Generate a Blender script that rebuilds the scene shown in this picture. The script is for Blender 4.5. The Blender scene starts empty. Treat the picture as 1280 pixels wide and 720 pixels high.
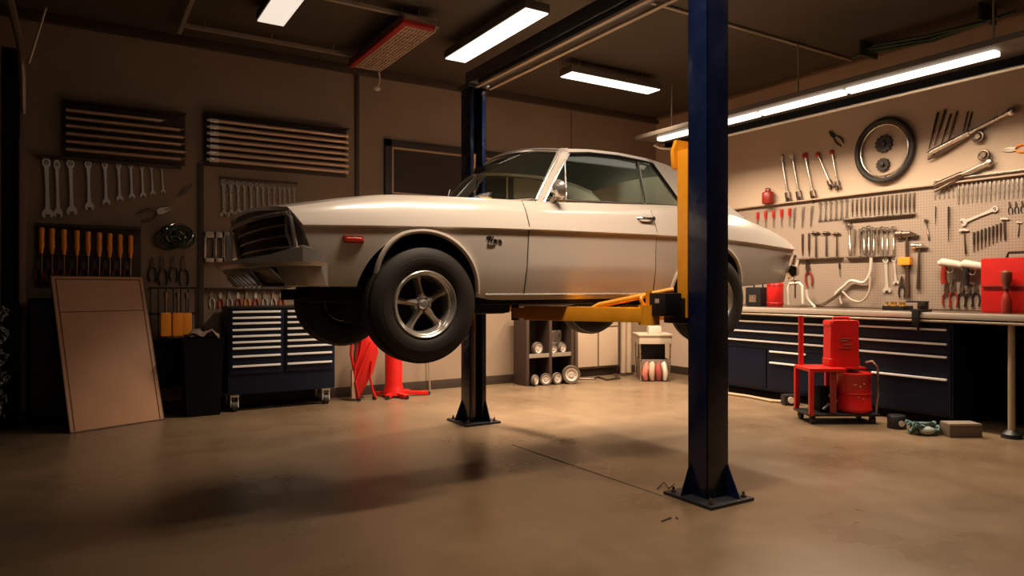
import bpy, bmesh, math, random
from mathutils import Vector, Matrix
random.seed(7)
SC = bpy.context.scene
COL = SC.collection
PI = math.pi
YAW = math.radians(31.74)
CY, SY = math.cos(YAW), math.sin(YAW)
FPX = 873.0
CAMZ = 1.45
VB = 9.10      # back wall
UR = 8.60      # right wall
UL = -0.95     # left wall
ZC = 4.42      # ceiling

# ------------------------------------------------------------------ survey helpers (photo measurements -> room metres)
def on_plane_v(px, py, v):
    t = (px - 640) / FPX
    d = v / (CY - SY * t)
    return (CY * t + SY) * d, CAMZ - (py - 360) / FPX * d
def on_plane_u(px, py, u):
    t = (px - 640) / FPX
    d = u / (CY * t + SY)
    return (CY - SY * t) * d, CAMZ - (py - 360) / FPX * d
def bw(px, py, off=0.0):
    u, z = on_plane_v(px, py, VB - off)
    return Vector((u, VB - off, z))
def rw(px, py, off=0.0):
    v, z = on_plane_u(px, py, UR - off)
    return Vector((UR - off, v, z))

# ------------------------------------------------------------------ materials
MATS = {}
def mat(name, col, rough=0.5, metal=0.0, var=0.0, scale=6.0, coat=0.0, bump=0.0, bscale=40.0, emit=None, es=0.0,
        trans=0.0, alpha=1.0, rvar=0.0, spec=0.5, sheen=0.0):
    if name in MATS: return MATS[name]
    m = bpy.data.materials.new(name); m.use_nodes = True
    nt = m.node_tree; b = nt.nodes['Principled BSDF']
    b.inputs['Base Color'].default_value = (*col, 1)
    b.inputs['Roughness'].default_value = rough
    b.inputs['Metallic'].default_value = metal
    b.inputs['Coat Weight'].default_value = coat
    b.inputs['Coat Roughness'].default_value = 0.06
    b.inputs['Specular IOR Level'].default_value = spec
    b.inputs['Transmission Weight'].default_value = trans
    b.inputs['Alpha'].default_value = alpha
    tc = nt.nodes.new('ShaderNodeTexCoord')
    if var or rvar:
        n = nt.nodes.new('ShaderNodeTexNoise'); n.inputs['Scale'].default_value = scale
        n.inputs['Detail'].default_value = 6; n.inputs['Roughness'].default_value = 0.6
        nt.links.new(tc.outputs['Object'], n.inputs['Vector'])
        if var:
            r = nt.nodes.new('ShaderNodeValToRGB')
            r.color_ramp.elements[0].position = 0.3; r.color_ramp.elements[1].position = 0.7
            r.color_ramp.elements[0].color = (*[c * (1 - var) for c in col], 1)
            r.color_ramp.elements[1].color = (*[min(1, c * (1 + var)) for c in col], 1)
            nt.links.new(n.outputs['Fac'], r.inputs['Fac']); nt.links.new(r.outputs['Color'], b.inputs['Base Color'])
        if rvar:
            q = nt.nodes.new('ShaderNodeMapRange')
            q.inputs['To Min'].default_value = max(0.02, rough - rvar); q.inputs['To Max'].default_value = min(1, rough + rvar)
            q.inputs['From Min'].default_value = 0.3; q.inputs['From Max'].default_value = 0.7
            nt.links.new(n.outputs['Fac'], q.inputs['Value']); nt.links.new(q.outputs['Result'], b.inputs['Roughness'])
    if bump:
        n2 = nt.nodes.new('ShaderNodeTexNoise'); n2.inputs['Scale'].default_value = bscale; n2.inputs['Detail'].default_value = 4
        nt.links.new(tc.outputs['Object'], n2.inputs['Vector'])
        bp = nt.nodes.new('ShaderNodeBump'); bp.inputs['Strength'].default_value = bump; bp.inputs['Distance'].default_value = 0.02
        nt.links.new(n2.outputs['Fac'], bp.inputs['Height']); nt.links.new(bp.outputs['Normal'], b.inputs['Normal'])
    if emit:
        b.inputs['Emission Color'].default_value = (*emit, 1); b.inputs['Emission Strength'].default_value = es
    MATS[name] = m
    return m

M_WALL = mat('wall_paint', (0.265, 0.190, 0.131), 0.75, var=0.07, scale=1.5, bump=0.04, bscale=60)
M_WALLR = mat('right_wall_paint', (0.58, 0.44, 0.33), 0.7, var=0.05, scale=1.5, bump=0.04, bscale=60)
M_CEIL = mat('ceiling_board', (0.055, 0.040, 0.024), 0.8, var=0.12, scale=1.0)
M_DARKW = mat('dark_wall', (0.06, 0.045, 0.035), 0.7)
M_BASE = mat('baseboard_dark', (0.035, 0.02, 0.012), 0.6)
M_STRIP = mat('dark_trim', (0.05, 0.03, 0.02), 0.6)
M_NAVY = mat('navy_lift_paint', (0.003, 0.008, 0.034), 0.26, var=0.15, scale=4, rvar=0.08, coat=0.3)
M_NAVYD = mat('navy_cabinet_paint', (0.003, 0.006, 0.020), 0.45, spec=.3, var=0.2, scale=3)
M_BLACK = mat('black_steel', (0.008, 0.008, 0.009), 0.45)
M_BLKM = mat('matte_black', (0.004, 0.0035, 0.0035), 0.9, spec=.15)
M_YEL = mat('lift_yellow', (0.92, 0.38, 0.02), 0.38, var=0.10, scale=9, rvar=0.1)
M_CHR = mat('chrome', (0.85, 0.82, 0.80), 0.16, 1.0)
M_TRIMC = mat('bright_trim', (0.80, 0.74, 0.68), 0.22, 0.72)
M_STEEL = mat('tool_steel', (0.62, 0.55, 0.48), 0.32, 1.0, rvar=0.1, scale=20)
M_STEELB = mat('bright_satin_steel', (0.85, 0.80, 0.72), 0.35, 0.6)
M_STEELD = mat('dark_tool_steel', (0.20, 0.15, 0.12), 0.38, 1.0, rvar=0.1, scale=20)
M_ALU = mat('brushed_aluminium_pull', (0.92, 0.92, 0.92), 0.35, 0.15)
M_RED = mat('red_paint', (0.52, 0.010, 0.008), 0.35, var=0.1, scale=8)
M_REDD = mat('dark_red_paint', (0.25, 0.02, 0.012), 0.4)
M_ORG = mat('orange_plastic', (0.95, 0.33, 0.03), 0.4)
M_PAINT = mat('cream_car_paint', (0.92, 0.83, 0.745), 0.28, coat=1.0)
M_RUB = mat('tyre_rubber', (0.026, 0.021, 0.018), 0.6)
M_UNDER = mat('underbody_black', (0.008, 0.007, 0.006), 0.75)
M_GUM = mat('window_rubber', (0.012, 0.011, 0.010), 0.5)
M_TRIM = mat('interior_black_vinyl', (0.02, 0.018, 0.016), 0.6)
M_CONDUIT = mat('galvanised_conduit', (0.45, 0.38, 0.30), 0.4, 0.6)
M_WHITE = mat('white_plastic', (0.62, 0.54, 0.46), 0.4)
M_GRN = mat('dark_green_cable', (0.03, 0.06, 0.03), 0.5)

def glass_mat():
    m = bpy.data.materials.new('tinted_glass'); m.use_nodes = True; nt = m.node_tree; nt.nodes.clear()
    out = nt.nodes.new('ShaderNodeOutputMaterial'); mix = nt.nodes.new('ShaderNodeMixShader')
    tr = nt.nodes.new('ShaderNodeBsdfTransparent'); tr.inputs['Color'].default_value = (0.86, 0.95, 0.92, 1)
    gl = nt.nodes.new('ShaderNodeBsdfGlossy'); gl.inputs['Roughness'].default_value = 0.03
    fr = nt.nodes.new('ShaderNodeFresnel'); fr.inputs['IOR'].default_value = 1.5
    ge = nt.nodes.new('ShaderNodeNewGeometry'); mr = nt.nodes.new('ShaderNodeMapRange'); mr.inputs['To Min'].default_value = 1.5; mr.inputs['To Max'].default_value = 1/1.5
    nt.links.new(ge.outputs['Backfacing'], mr.inputs['Value']); nt.links.new(mr.outputs['Result'], fr.inputs['IOR'])
    nt.links.new(fr.outputs[0], mix.inputs[0]); nt.links.new(tr.outputs[0], mix.inputs[1]); nt.links.new(gl.outputs[0], mix.inputs[2])
    nt.links.new(mix.outputs[0], out.inputs['Surface']); return m
M_GLASS = glass_mat()

# floor: polished concrete with broad mottling
def floor_mat():
    m = bpy.data.materials.new('polished_concrete'); m.use_nodes = True; nt = m.node_tree; b = nt.nodes['Principled BSDF']
    tc = nt.nodes.new('ShaderNodeTexCoord'); L = nt.links
    n1 = nt.nodes.new('ShaderNodeTexNoise'); n1.inputs['Scale'].default_value = 0.7; n1.inputs['Detail'].default_value = 4; n1.inputs['Roughness'].default_value = 0.65
    n2 = nt.nodes.new('ShaderNodeTexNoise'); n2.inputs['Scale'].default_value = 5; n2.inputs['Detail'].default_value = 4
    L.new(tc.outputs['Object'], n1.inputs['Vector']); L.new(tc.outputs['Object'], n2.inputs['Vector'])
    mx = nt.nodes.new('ShaderNodeMix'); mx.data_type = 'FLOAT'; mx.inputs[0].default_value = 0.25
    L.new(n1.outputs['Fac'], mx.inputs[2]); L.new(n2.outputs['Fac'], mx.inputs[3])
    r = nt.nodes.new('ShaderNodeValToRGB'); e = r.color_ramp.elements
    e[0].position = 0.32; e[0].color = (0.124, 0.083, 0.049, 1); e[1].position = 0.68; e[1].color = (0.198, 0.135, 0.081, 1)
    L.new(mx.outputs[0], r.inputs['Fac']); L.new(r.outputs['Color'], b.inputs['Base Color'])
    q = nt.nodes.new('ShaderNodeMapRange'); q.inputs['From Min'].default_value = 0.3; q.inputs['From Max'].default_value = 0.7
    q.inputs['To Min'].default_value = 0.22; q.inputs['To Max'].default_value = 0.42
    L.new(n1.outputs['Fac'], q.inputs['Value']); L.new(q.outputs['Result'], b.inputs['Roughness'])
    b.inputs['Specular IOR Level'].default_value = 0.5
    return m
M_FLOOR = floor_mat()

# pegboard: small regular holes
def peg_mat():
    m = bpy.data.materials.new('pegboard'); m.use_nodes = True; nt = m.node_tree; b = nt.nodes['Principled BSDF']; L = nt.links
    tc = nt.nodes.new('ShaderNodeTexCoord'); mp = nt.nodes.new('ShaderNodeMapping'); mp.inputs['Scale'].default_value = (0, 30, 30)
    fr = nt.nodes.new('ShaderNodeVectorMath'); fr.operation = 'FRACTION'
    sb = nt.nodes.new('ShaderNodeVectorMath'); sb.operation = 'SUBTRACT'; sb.inputs[1].default_value = (0, .5, .5)
    ln = nt.nodes.new('ShaderNodeVectorMath'); ln.operation = 'LENGTH'
    lt = nt.nodes.new('ShaderNodeMath'); lt.operation = 'LESS_THAN'; lt.inputs[1].default_value = 0.16
    mx = nt.nodes.new('ShaderNodeMix'); mx.data_type = 'RGBA'
    mx.inputs[6].default_value = (0.33, 0.255, 0.20, 1); mx.inputs[7].default_value = (0.12, 0.08, 0.06, 1)
    L.new(tc.outputs['Object'], mp.inputs[0]); L.new(mp.outputs[0], fr.inputs[0]); L.new(fr.outputs[0], sb.inputs[0])
    L.new(sb.outputs[0], ln.inputs[0]); L.new(ln.outputs['Value'], lt.inputs[0]); L.new(lt.outputs[0], mx.inputs[0])
    L.new(mx.outputs[2], b.inputs['Base Color']); b.inputs['Roughness'].default_value = 0.6
    return m
M_PEG = peg_mat()

# ------------------------------------------------------------------ mesh builder
class MB:
    def __init__(s): s.bm = bmesh.new()
    def box(s, a, b, bev=0.0):
        x0, y0, z0 = [min(a[i], b[i]) for i in range(3)]; x1, y1, z1 = [max(a[i], b[i]) for i in range(3)]
        m = Matrix.Translation(((x0+x1)/2, (y0+y1)/2, (z0+z1)/2)) @ Matrix.Diagonal((x1-x0, y1-y0, z1-z0, 1))
        r = bmesh.ops.create_cube(s.bm, size=1, matrix=m)
        if bev > 0:
            bev = min(bev, (x1-x0)*.45, (y1-y0)*.45, (z1-z0)*.45)
            es = list({e for v in r['verts'] for e in v.link_edges})
            bmesh.ops.bevel(s.bm, geom=es, offset=bev, segments=2, affect='EDGES', profile=0.7)
        return s
    def obox(s, c, size, rot=None, bev=0.0):      # oriented box, rot = Matrix 3x3
        t = MB(); h = [k/2 for k in size]; t.box([-k for k in h], h, bev)
        s.join(t, Matrix.Translation(c) @ (rot.to_4x4() if rot else Matrix()))
        return s
    def join(s, t, M=None):
        if M is not None: bmesh.ops.transform(t.bm, matrix=M, verts=t.bm.verts)
        vm = [s.bm.verts.new(v.co) for v in t.bm.verts]; t.bm.verts.index_update()
        for f in t.bm.faces:
            try:
                nf = s.bm.faces.new([vm[v.index] for v in f.verts]); nf.smooth = f.smooth; nf.material_index = f.material_index
            except ValueError: pass
        t.bm.free(); return s
    def cyl(s, p0, p1, r0, r1=None, n=16, cap=True):
        r1 = r0 if r1 is None else r1
        p0, p1 = Vector(p0), Vector(p1); d = p1 - p0
        if d.length < 1e-6: return s
        q = d.to_track_quat('Z', 'Y').to_matrix()
        A = [s.bm.verts.new(p0 + q @ Vector((r0*math.cos(2*PI*i/n), r0*math.sin(2*PI*i/n), 0))) for i in range(n)]
        B = [s.bm.verts.new(p1 + q @ Vector((r1*math.cos(2*PI*i/n), r1*math.sin(2*PI*i/n), 0))) for i in range(n)]
        for i in range(n): s.bm.faces.new((A[i], A[(i+1) % n], B[(i+1) % n], B[i]))
        if cap: s.bm.faces.new(A[::-1]); s.bm.faces.new(B)
        return s
    def tube(s, pts, r, n=8, closed=False):
        pts = [Vector(p) for p in pts]; N = len(pts); rings = []
        rr = r if isinstance(r, (list, tuple)) else [r]*N
        up = None
        for i in range(N):
            a = pts[i-1] if (i > 0 or closed) else pts[i]; b = pts[(i+1) % N] if (i < N-1 or closed) else pts[i]
            t = (b - a).normalized()
            if up is None: up = t.orthogonal().normalized()
            up = (up - t * up.dot(t))
            up = up.normalized() if up.length > 1e-6 else t.orthogonal().normalized()
            sd = t.cross(up)
            rings.append([s.bm.verts.new(pts[i] + rr[i]*(up*math.cos(2*PI*k/n) + sd*math.sin(2*PI*k/n))) for k in range(n)])
        for i in range(N if closed else N-1):
            A, B = rings[i], rings[(i+1) % N]
            for k in range(n): s.bm.faces.new((A[k], A[(k+1) % n], B[(k+1) % n], B[k]))
        if not closed: s.bm.faces.new(rings[0][::-1]); s.bm.faces.new(rings[-1])
        return s
    def lathe(s, prof, M=None, n=32, closed=False):   # prof [(r,z)] about Z
        t = MB(); rings = []
        for r, z in prof: rings.append([t.bm.verts.new((r*math.cos(2*PI*i/n), r*math.sin(2*PI*i/n), z)) for i in range(n)])
        K = len(prof)
        for j in range(K if closed else K-1):
            A, B = rings[j], rings[(j+1) % K]
            for i in range(n): t.bm.faces.new((A[i], A[(i+1) % n], B[(i+1) % n], B[i]))
        if not closed:
            if prof[0][0] > 1e-4: t.bm.faces.new(rings[0][::-1])
            if prof[-1][0] > 1e-4: t.bm.faces.new(rings[-1])
        bmesh.ops.remove_doubles(t.bm, verts=t.bm.verts, dist=1e-5)
        return s.join(t, M)
    def prism(s, poly, f0, f1):                       # poly of 2D points; f0,f1 map (a,b)->3D for the two faces
        A = [s.bm.verts.new(f0(*p)) for p in poly]; B = [s.bm.verts.new(f1(*p)) for p in poly]; n = len(poly)
        s.bm.faces.new(A[::-1]); s.bm.faces.new(B)
        for i in range(n): s.bm.faces.new((A[i], A[(i+1) % n], B[(i+1) % n], B[i]))
        return s
    def xz(s, poly, y0, y1): return s.prism(poly, lambda a, b: (a, y0, b), lambda a, b: (a, y1, b))
    def yz(s, poly, x0, x1): return s.prism(poly, lambda a, b: (x0, a, b), lambda a, b: (x1, a, b))
    def xy(s, poly, z0, z1): return s.prism(poly, lambda a, b: (a, b, z0), lambda a, b: (a, b, z1))
    def grid(s, rows, wrap=False):
        R = [[s.bm.verts.new(p) for p in r] for r in rows]
        for i in range(len(R)-1):
            n = len(R[i])
            for j in range(n if wrap else n-1):
                s.bm.faces.new((R[i][j], R[i][(j+1) % n], R[i+1][(j+1) % n], R[i+1][j]))
        return R
    def ball(s, c, r, n=16, sc=(1, 1, 1)):
        M = Matrix.Translation(c) @ Matrix.Diagonal((sc[0], sc[1], sc[2], 1))
        bmesh.ops.create_uvsphere(s.bm, u_segments=n, v_segments=max(6, n//2), radius=r, matrix=M); return s
    def torus(s, c, R, r, rot=None, n=40, m=10, sc=(1, 1, 1)):
        rot = rot or Matrix.Identity(3)
        pts = [Vector(c) + rot @ Vector((R*sc[0]*math.cos(2*PI*i/n), R*sc[1]*math.sin(2*PI*i/n), 0)) for i in range(n)]
        return s.tube(pts, r, m, closed=True)
    def build(s, name, m, parent=None, loc=None, smooth=40, **kw):
        bm = s.bm
        bmesh.ops.recalc_face_normals(bm, faces=bm.faces)
        off = Vector((0, 0, 0))
        if parent is not None:
            p = parent
            while p is not None: off += p.location; p = p.parent
        elif loc is not None: off = Vector(loc)
        if off.length: bmesh.ops.translate(bm, vec=-off, verts=bm.verts)
        for f in bm.faces: f.smooth = True
        a = math.radians(smooth)
        for e in bm.edges:
            if len(e.link_faces) == 2:
                e.smooth = e.smooth and e.calc_face_angle(0) < a
        me = bpy.data.meshes.new(name); bm.to_mesh(me); bm.free()
        for mm in (m if isinstance(m, (list, tuple)) else [m]): me.materials.append(mm)
        o = bpy.data.objects.new(name, me); COL.objects.link(o)
        if parent is not None: o.parent = parent
        elif loc is not None: o.location = loc
        for k, v in kw.items(): o[k] = v
        return o

def thing(name, label, cat, loc=(0, 0, 0), group=None):
    o = bpy.data.objects.new(name, None); COL.objects.link(o); o.location = loc; o.empty_display_size = 0.05
    tag(o, label, cat, group); return o
def tag(o, label, cat, group=None):
    o['label'] = label; o['category'] = cat
    if group: o['group'] = group
    return o
def struct(o): o['kind'] = 'structure'; return o
def RX(a): return Matrix.Rotation(a, 3, 'X')
def RY(a): return Matrix.Rotation(a, 3, 'Y')
def RZ(a): return Matrix.Rotation(a, 3, 'Z')
def kids(o): return [c for c in bpy.data.objects if c.parent == o]
def dup(o, parent=None, ch=None):
    c = o.copy(); COL.objects.link(c)
    if parent is not None: c.parent = parent
    for k in o.children: dup(k, c)
    return c
def interp(tab, x):          # smooth monotone-ish cubic through (x,y)
    n = len(tab)
    if x <= tab[0][0]: return tab[0][1]
    if x >= tab[-1][0]: return tab[-1][1]
    def sl(i):
        if i == 0: return (tab[1][1]-tab[0][1])/(tab[1][0]-tab[0][0])
        if i == n-1: return (tab[-1][1]-tab[-2][1])/(tab[-1][0]-tab[-2][0])
        a = (tab[i][1]-tab[i-1][1])/(tab[i][0]-tab[i-1][0]); b = (tab[i+1][1]-tab[i][1])/(tab[i+1][0]-tab[i][0])
        return 0 if a*b <= 0 else 2*a*b/(a+b)
    for i in range(n-1):
        if x <= tab[i+1][0]:
            h = tab[i+1][0]-tab[i][0]; t = (x-tab[i][0])/h
            return ((2*t**3-3*t*t+1)*tab[i][1] + (t**3-2*t*t+t)*h*sl(i) + (-2*t**3+3*t*t)*tab[i+1][1] + (t**3-t*t)*h*sl(i+1))

# ------------------------------------------------------------------ camera
cam = bpy.data.cameras.new('camera'); cam.sensor_width = 36; cam.lens = 36*FPX/1280; cam.clip_start = 0.05
co = bpy.data.objects.new('camera', cam); COL.objects.link(co); co.location = (0, 0, CAMZ)
co.rotation_euler = (PI/2, 0, -YAW); SC.camera = co
SC.view_settings.view_transform = 'Standard'; SC.view_settings.look = 'None'
SC.view_settings.gamma = 1; SC.view_settings.use_curve_mapping = False; SC.view_settings.exposure = 0.0
SC.cycles.max_bounces = 8; SC.cycles.diffuse_bounces = 5; SC.cycles.glossy_bounces = 4; SC.cycles.transparent_max_bounces = 12
SC.cycles.use_denoising = True; SC.cycles.sample_clamp_indirect = 4
SC.cycles.caustics_reflective = False; SC.cycles.caustics_refractive = False
w = bpy.data.worlds.new('world'); SC.world = w; w.use_nodes = True
w.node_tree.nodes['Background'].inputs[0].default_value = (1, 0.75, 0.5, 1); w.node_tree.nodes['Background'].inputs[1].default_value = 0.0

# ------------------------------------------------------------------ room shell
VF = -1.6
struct(MB().box((UL-.2, VF-.2, -.12), (UR+.2, VB+.2, 0)).build('floor', M_FLOOR))
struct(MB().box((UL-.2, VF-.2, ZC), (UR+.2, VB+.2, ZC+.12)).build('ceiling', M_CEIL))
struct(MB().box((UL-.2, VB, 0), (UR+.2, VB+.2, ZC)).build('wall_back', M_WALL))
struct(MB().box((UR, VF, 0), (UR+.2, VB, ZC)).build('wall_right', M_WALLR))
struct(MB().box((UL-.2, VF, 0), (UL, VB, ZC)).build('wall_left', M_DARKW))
struct(MB().box((UL-.2, VF-.2, 0), (UR+.2, VF, ZC)).build('wall_front', M_DARKW))
struct(MB().box((UL, VB-.018, 0), (UR, VB, .13), .004).build('baseboard_back', M_BASE))
struct(MB().box((UR-.018, VF, 0), (UR, VB-.02, .13), .004).build('baseboard_right', M_BASE))
# dark header beam along the top of the back wall
# vertical battens on the back wall
for i, px in enumerate((446, 251, 714)):
    u = bw(px, 200).x
    wd, z0 = ((.05, .13), (.06, .13), (.012, .13))[i]
    struct(MB().box((u-wd/2, VB-.03 if i < 2 else VB-.006, z0), (u+wd/2, VB, 2.95 if i == 1 else ZC), .004).build('trim_%d' % (i+1), M_STRIP))
struct(MB().box((UL, VB-.08, ZC-.10), (UR, VB, ZC), .01).build('trim_4', M_STRIP))

# ceiling lamps: housing + glowing diffuser, light output from an area lamp right under the diffuser, its spread narrowed
M_WHITEH = mat('lamp_housing', (0.10, 0.08, 0.06), .5)
def lamp(cx, cy, lx, ly, z, watts, label, glow=2.0, spread=108, colr=(1.0, 0.775, 0.56)):
    t = thing('ceiling_light', label, 'ceiling light', (cx, cy, z), 'long ceiling light fittings')
    dz = 0.10
    MB().box((cx-lx/2-.012, cy-ly/2-.012, z+.012), (cx+lx/2+.012, cy+ly/2+.012, z+dz), .01).build('housing', M_WHITEH, t)
    MB().box((cx-lx/2, cy-ly/2, z), (cx+lx/2, cy+ly/2, z+.03), .008).build('diffuser', mat('lamp_glow_%s' % glow, (.5, .45, .4), .5, emit=(1, .86, .72), es=glow), t)
    for s in (-1, 1):
        q = MB()
        if lx > ly: q.cyl((cx+s*lx*.36, cy, z+dz-.01), (cx+s*lx*.36, cy, ZC), .012)
        else: q.cyl((cx, cy+s*ly*.36, z+dz-.01), (cx, cy+s*ly*.36, ZC), .012)
        q.build('hanger', M_CONDUIT, t)
    area(t, cx, cy, z-.006, lx*.97, ly*.9, watts, spread, colr)
    return t
def area(t, cx, cy, z, lx, ly, watts, spread, colr):
    L = bpy.data.lights.new('tube_lamp', 'AREA'); L.shape = 'RECTANGLE'; L.size = lx; L.size_y = ly; L.energy = watts; L.color = colr
    L.spread = math.radians(spread)
    o = bpy.data.objects.new('tube_lamp', L); COL.objects.link(o); o.parent = t; o.location = Vector((cx, cy, z))-t.location
STRIP_W = 54
lamp(3.87, 6.67, .27, 1.78, 4.20, 190, 'long bright ceiling light above the car roof, left of the crossbeam', spread=104)
lamp(6.10, 7.30, 1.52, .25, 4.20, 150, 'bright ceiling light between the two blue lift posts', spread=112)
lamp(1.72, 6.80, .27, 1.70, 4.25, 3, 'dim ceiling light at the top edge, left of the red-edged heater', glow=.85)
# unseen fittings added nearer the camera, above the frame, to light the car's near side
lamp(2.7, 3.2, 1.7, .27, 4.25, 47, 'unseen ceiling light added over the front of the workshop, above the near fender', spread=100)
lamp(5.2, 3.0, 1.7, .27, 4.25, 25, 'unseen ceiling light added over the open floor near the bench', spread=92)
lamp(0.1, 3.6, .27, 1.7, 4.25, 2, 'unseen weak ceiling light added over the left front for chrome highlights', glow=4)  # added so its glow gives highlights on the car's front chrome

# ------------------------------------------------------------------ bench lamp along the right wall
t = thing('bench_strip_light', 'long strip light hung above the right workbench', 'strip light', (7.25, 5.4, 3.62))
MB().box((7.05, 2.7, 3.66), (7.62, 7.9, 3.72), .01).build('canopy', M_WHITEH, t)
for k, (a, b) in enumerate(((3.15, 4.63), (4.68, 5.79), (5.84, 7.6))):
    MB().box((7.205, a, 3.612), (7.315, b, 3.66), .008).build('tube_light', mat('strip_glow', (.5, .45, .4), .4, emit=(1, .86, .70), es=3), t)
    area(t, 7.26, (a+b)/2, 3.605, .12, (b-a)*.97, STRIP_W*(b-a), 150, (1.0, .77, .54))
MB().tube([(7.62, 2.7, 3.56), (7.62, 7.6, 3.56), (7.60, 7.75, 3.56), (7.5, 7.85, 3.58), (7.4, 7.88, 3.62)], .018).build('rail', M_STEELB, t)
MB().box((7.60, 2.7, 3.58), (7.63, 7.85, 3.72), .004).build('side_lip', M_BLKM, t)
q = MB()
for v in (3.2, 5.3, 7.4): q.cyl((7.3, v, 3.7), (7.3, v, ZC), .01)
q.build('hanger', M_CONDUIT, t)
struct(MB().box((UR-.06, VF, ZC-.05), (UR, VB, ZC), .008).build('trim_5', mat('corner_mould', (.25, .17, .11), .5)))

# unistrut rails and conduit under the ceiling
def rail(name, a, b, label, r=.022):
    a, b = Vector(a), Vector(b)
    m = MB()
    lo = [min(a[i], b[i]) - r for i in range(3)]; hi = [max(a[i], b[i]) + r for i in range(3)]
    m.box(lo, hi, .006)
    for f in (.12, .5, .88):
        p = a.lerp(b, f); m.cyl((p.x, p.y, p.z), (p.x, p.y, ZC), .008, n=8)
    tag(m.build(name, M_CONDUIT, loc=(a+b)/2), label, 'rail')
rail('ceiling_rail', (.95, 8.40, 4.33), (2.86, 8.40, 4.33), 'steel rail under the ceiling running to the far end of the red-edged heater')
rail('ceiling_rail', (1.6, 6.86, 4.33), (3.28, 6.86, 4.33), 'steel rail under the ceiling at the near end of the red-edged heater')
rail('ceiling_rail', (.95, 6.6, 4.33), (.95, 8.64, 4.33), 'steel rail running back along the ceiling, farthest left in the photo')
m = MB().tube([(5.0, 5.38, 4.40), (8.5, 5.38, 4.40)], .018, 8)
tag(m.build('conduit', M_CONDUIT, loc=(6.7, 5.38, 4.4)), 'thin conduit crossing the ceiling to the right of the near blue post', 'pipe')
m = MB(); 
for k in range(5): m.tube([(8.2-.05*k, 3.4+.05*k, 4.30-.02*k), (8.25-.05*k, 4.2, 4.27-.03*(k % 2)), (8.2-.05*k, 5.2-.1*k, 4.33)], .016, 8)
for v in (3.6, 4.9): m.box((7.95, v, 4.24), (8.28, v+.03, ZC), .004)
tag(m.build('cable_tray', M_GRN, loc=(8.2, 4.3, 4.3)), 'dark green bundle of cables under the ceiling at the top right', 'cables')

# radiant heater
t = thing('ceiling_heater', 'red-edged slatted radiant heater panel hung under the ceiling', 'heater', (3.05, 7.6, 4.2))
MB().box((2.84, 6.72, 4.22), (3.26, 8.46, 4.29), .01).build('casing', mat('heater_casing', (.16, .11, .08), .5), t)
MB().box((2.835, 6.72, 4.19), (2.895, 8.46, 4.235), .006).box((2.895, 6.72, 4.19), (3.2, 6.80, 4.235), .006).build('red_edge', mat('heater_red', (.30, .012, .010), .4), t, label='red edge')
g = MB()
for k in range(9):
    x = 2.915 + k*.040; g.box((x, 6.81, 4.20), (x+.016, 8.44, 4.222), .002)
for k in range(14):
    y = 6.86+k*.12; g.box((2.90, y, 4.203), (3.25, y+.008, 4.219))
g.build('grille', mat('heater_grille', (.62, .46, .36), .45), t)
MB().tube([(3.24, 8.46, 4.2), (3.27, 8.5, 4.12), (3.24, 8.5, 4.02)], .012).ball((3.23, 8.5, 4.0), .04, sc=(1.2, 1, .8)).build('pull_knob', M_WHITE, t)
q = MB()
for x in (2.9, 3.2):
    for y in (6.9, 8.3): q.cyl((x, y, 4.28), (x, y, ZC), .008, n=8)
q.build('hanger', M_CONDUIT, t)

# framed dark board / window on the back wall
a = bw(480, 174); b = bw(640, 262)
t = thing('notice_board', 'dark framed board on the back wall behind the hood', 'board', (a.x, VB, b.z))
fr = MB(); x0, x1, z0, z1 = a.x, b.x, b.z, a.z
for (p, q_) in (((x0, z0), (x0+.10, z1)), ((x1-.10, z0), (x1, z1)), ((x0, z1-.10), (x1, z1)), ((x0, z0), (x1, z0+.1))):
    fr.box((p[0], VB-.05, p[1]), (q_[0], VB, q_[1]), .006)
fr.build('frame', mat('dark_wood', (.025, .014, .009), .5), t)
fi = MB(); i0, i1, j0, j1 = x0+.10, x1-.10, z0+.1, z1-.10
for (p, q_) in (((i0, j0), (i0+.025, j1)), ((i1-.025, j0), (i1, j1)), ((i0, j1-.025), (i1, j1)), ((i0, j0), (i1, j0+.025))):
    fi.box((p[0], VB-.045, p[1]), (q_[0], VB, q_[1]), .003)
fi.build('inner_edge', mat('inner_edge', (.45, .30, .20), .5), t, label='pale inner edge')
MB().box((i0, VB-.02, j0), (i1, VB, j1)).build('panel', mat('board_dark', (.028, .018, .013), .7), t)

# pale locker doors low on the back wall
a = bw(716, 402); b = bw(792, 462)
t = thing('wall_locker', 'pale low locker with two doors against the back wall under the car', 'locker', (a.x, VB, 0))
x0 = a.x; x1 = bw(768, 402).x; zt = 1.16
MB().box((x0-.02, VB-.10, .14), (x1+.02, VB-.001, zt), .006).build('body', mat('locker_edge', (.10, .06, .04), .6), t)
mid = (x0+x1)/2; ML = mat('locker_pale', (.50, .37, .26), .6)
for (p, q_) in ((x0+.02, mid-.015), (mid+.015, x1-.02)):
    d = MB().box((p, VB-.115, .17), (q_, VB-.095, zt-.36), .005).box((p, VB-.115, zt-.34), (q_, VB-.095, zt-.02), .005).build('door', ML, t)
u0 = bw(776, 402).x; u1 = bw(787, 402).x
t = thing('wall_pipe', 'pale vertical ducts on the back wall right of the locker', 'duct', (u0, VB, 0))
for p in (u0, (u0+u1)/2+.02):
    MB().cyl((p, VB-.06, .02), (p, VB-.06, 1.5), .05, n=16).build('pipe', ML, t)

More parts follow.
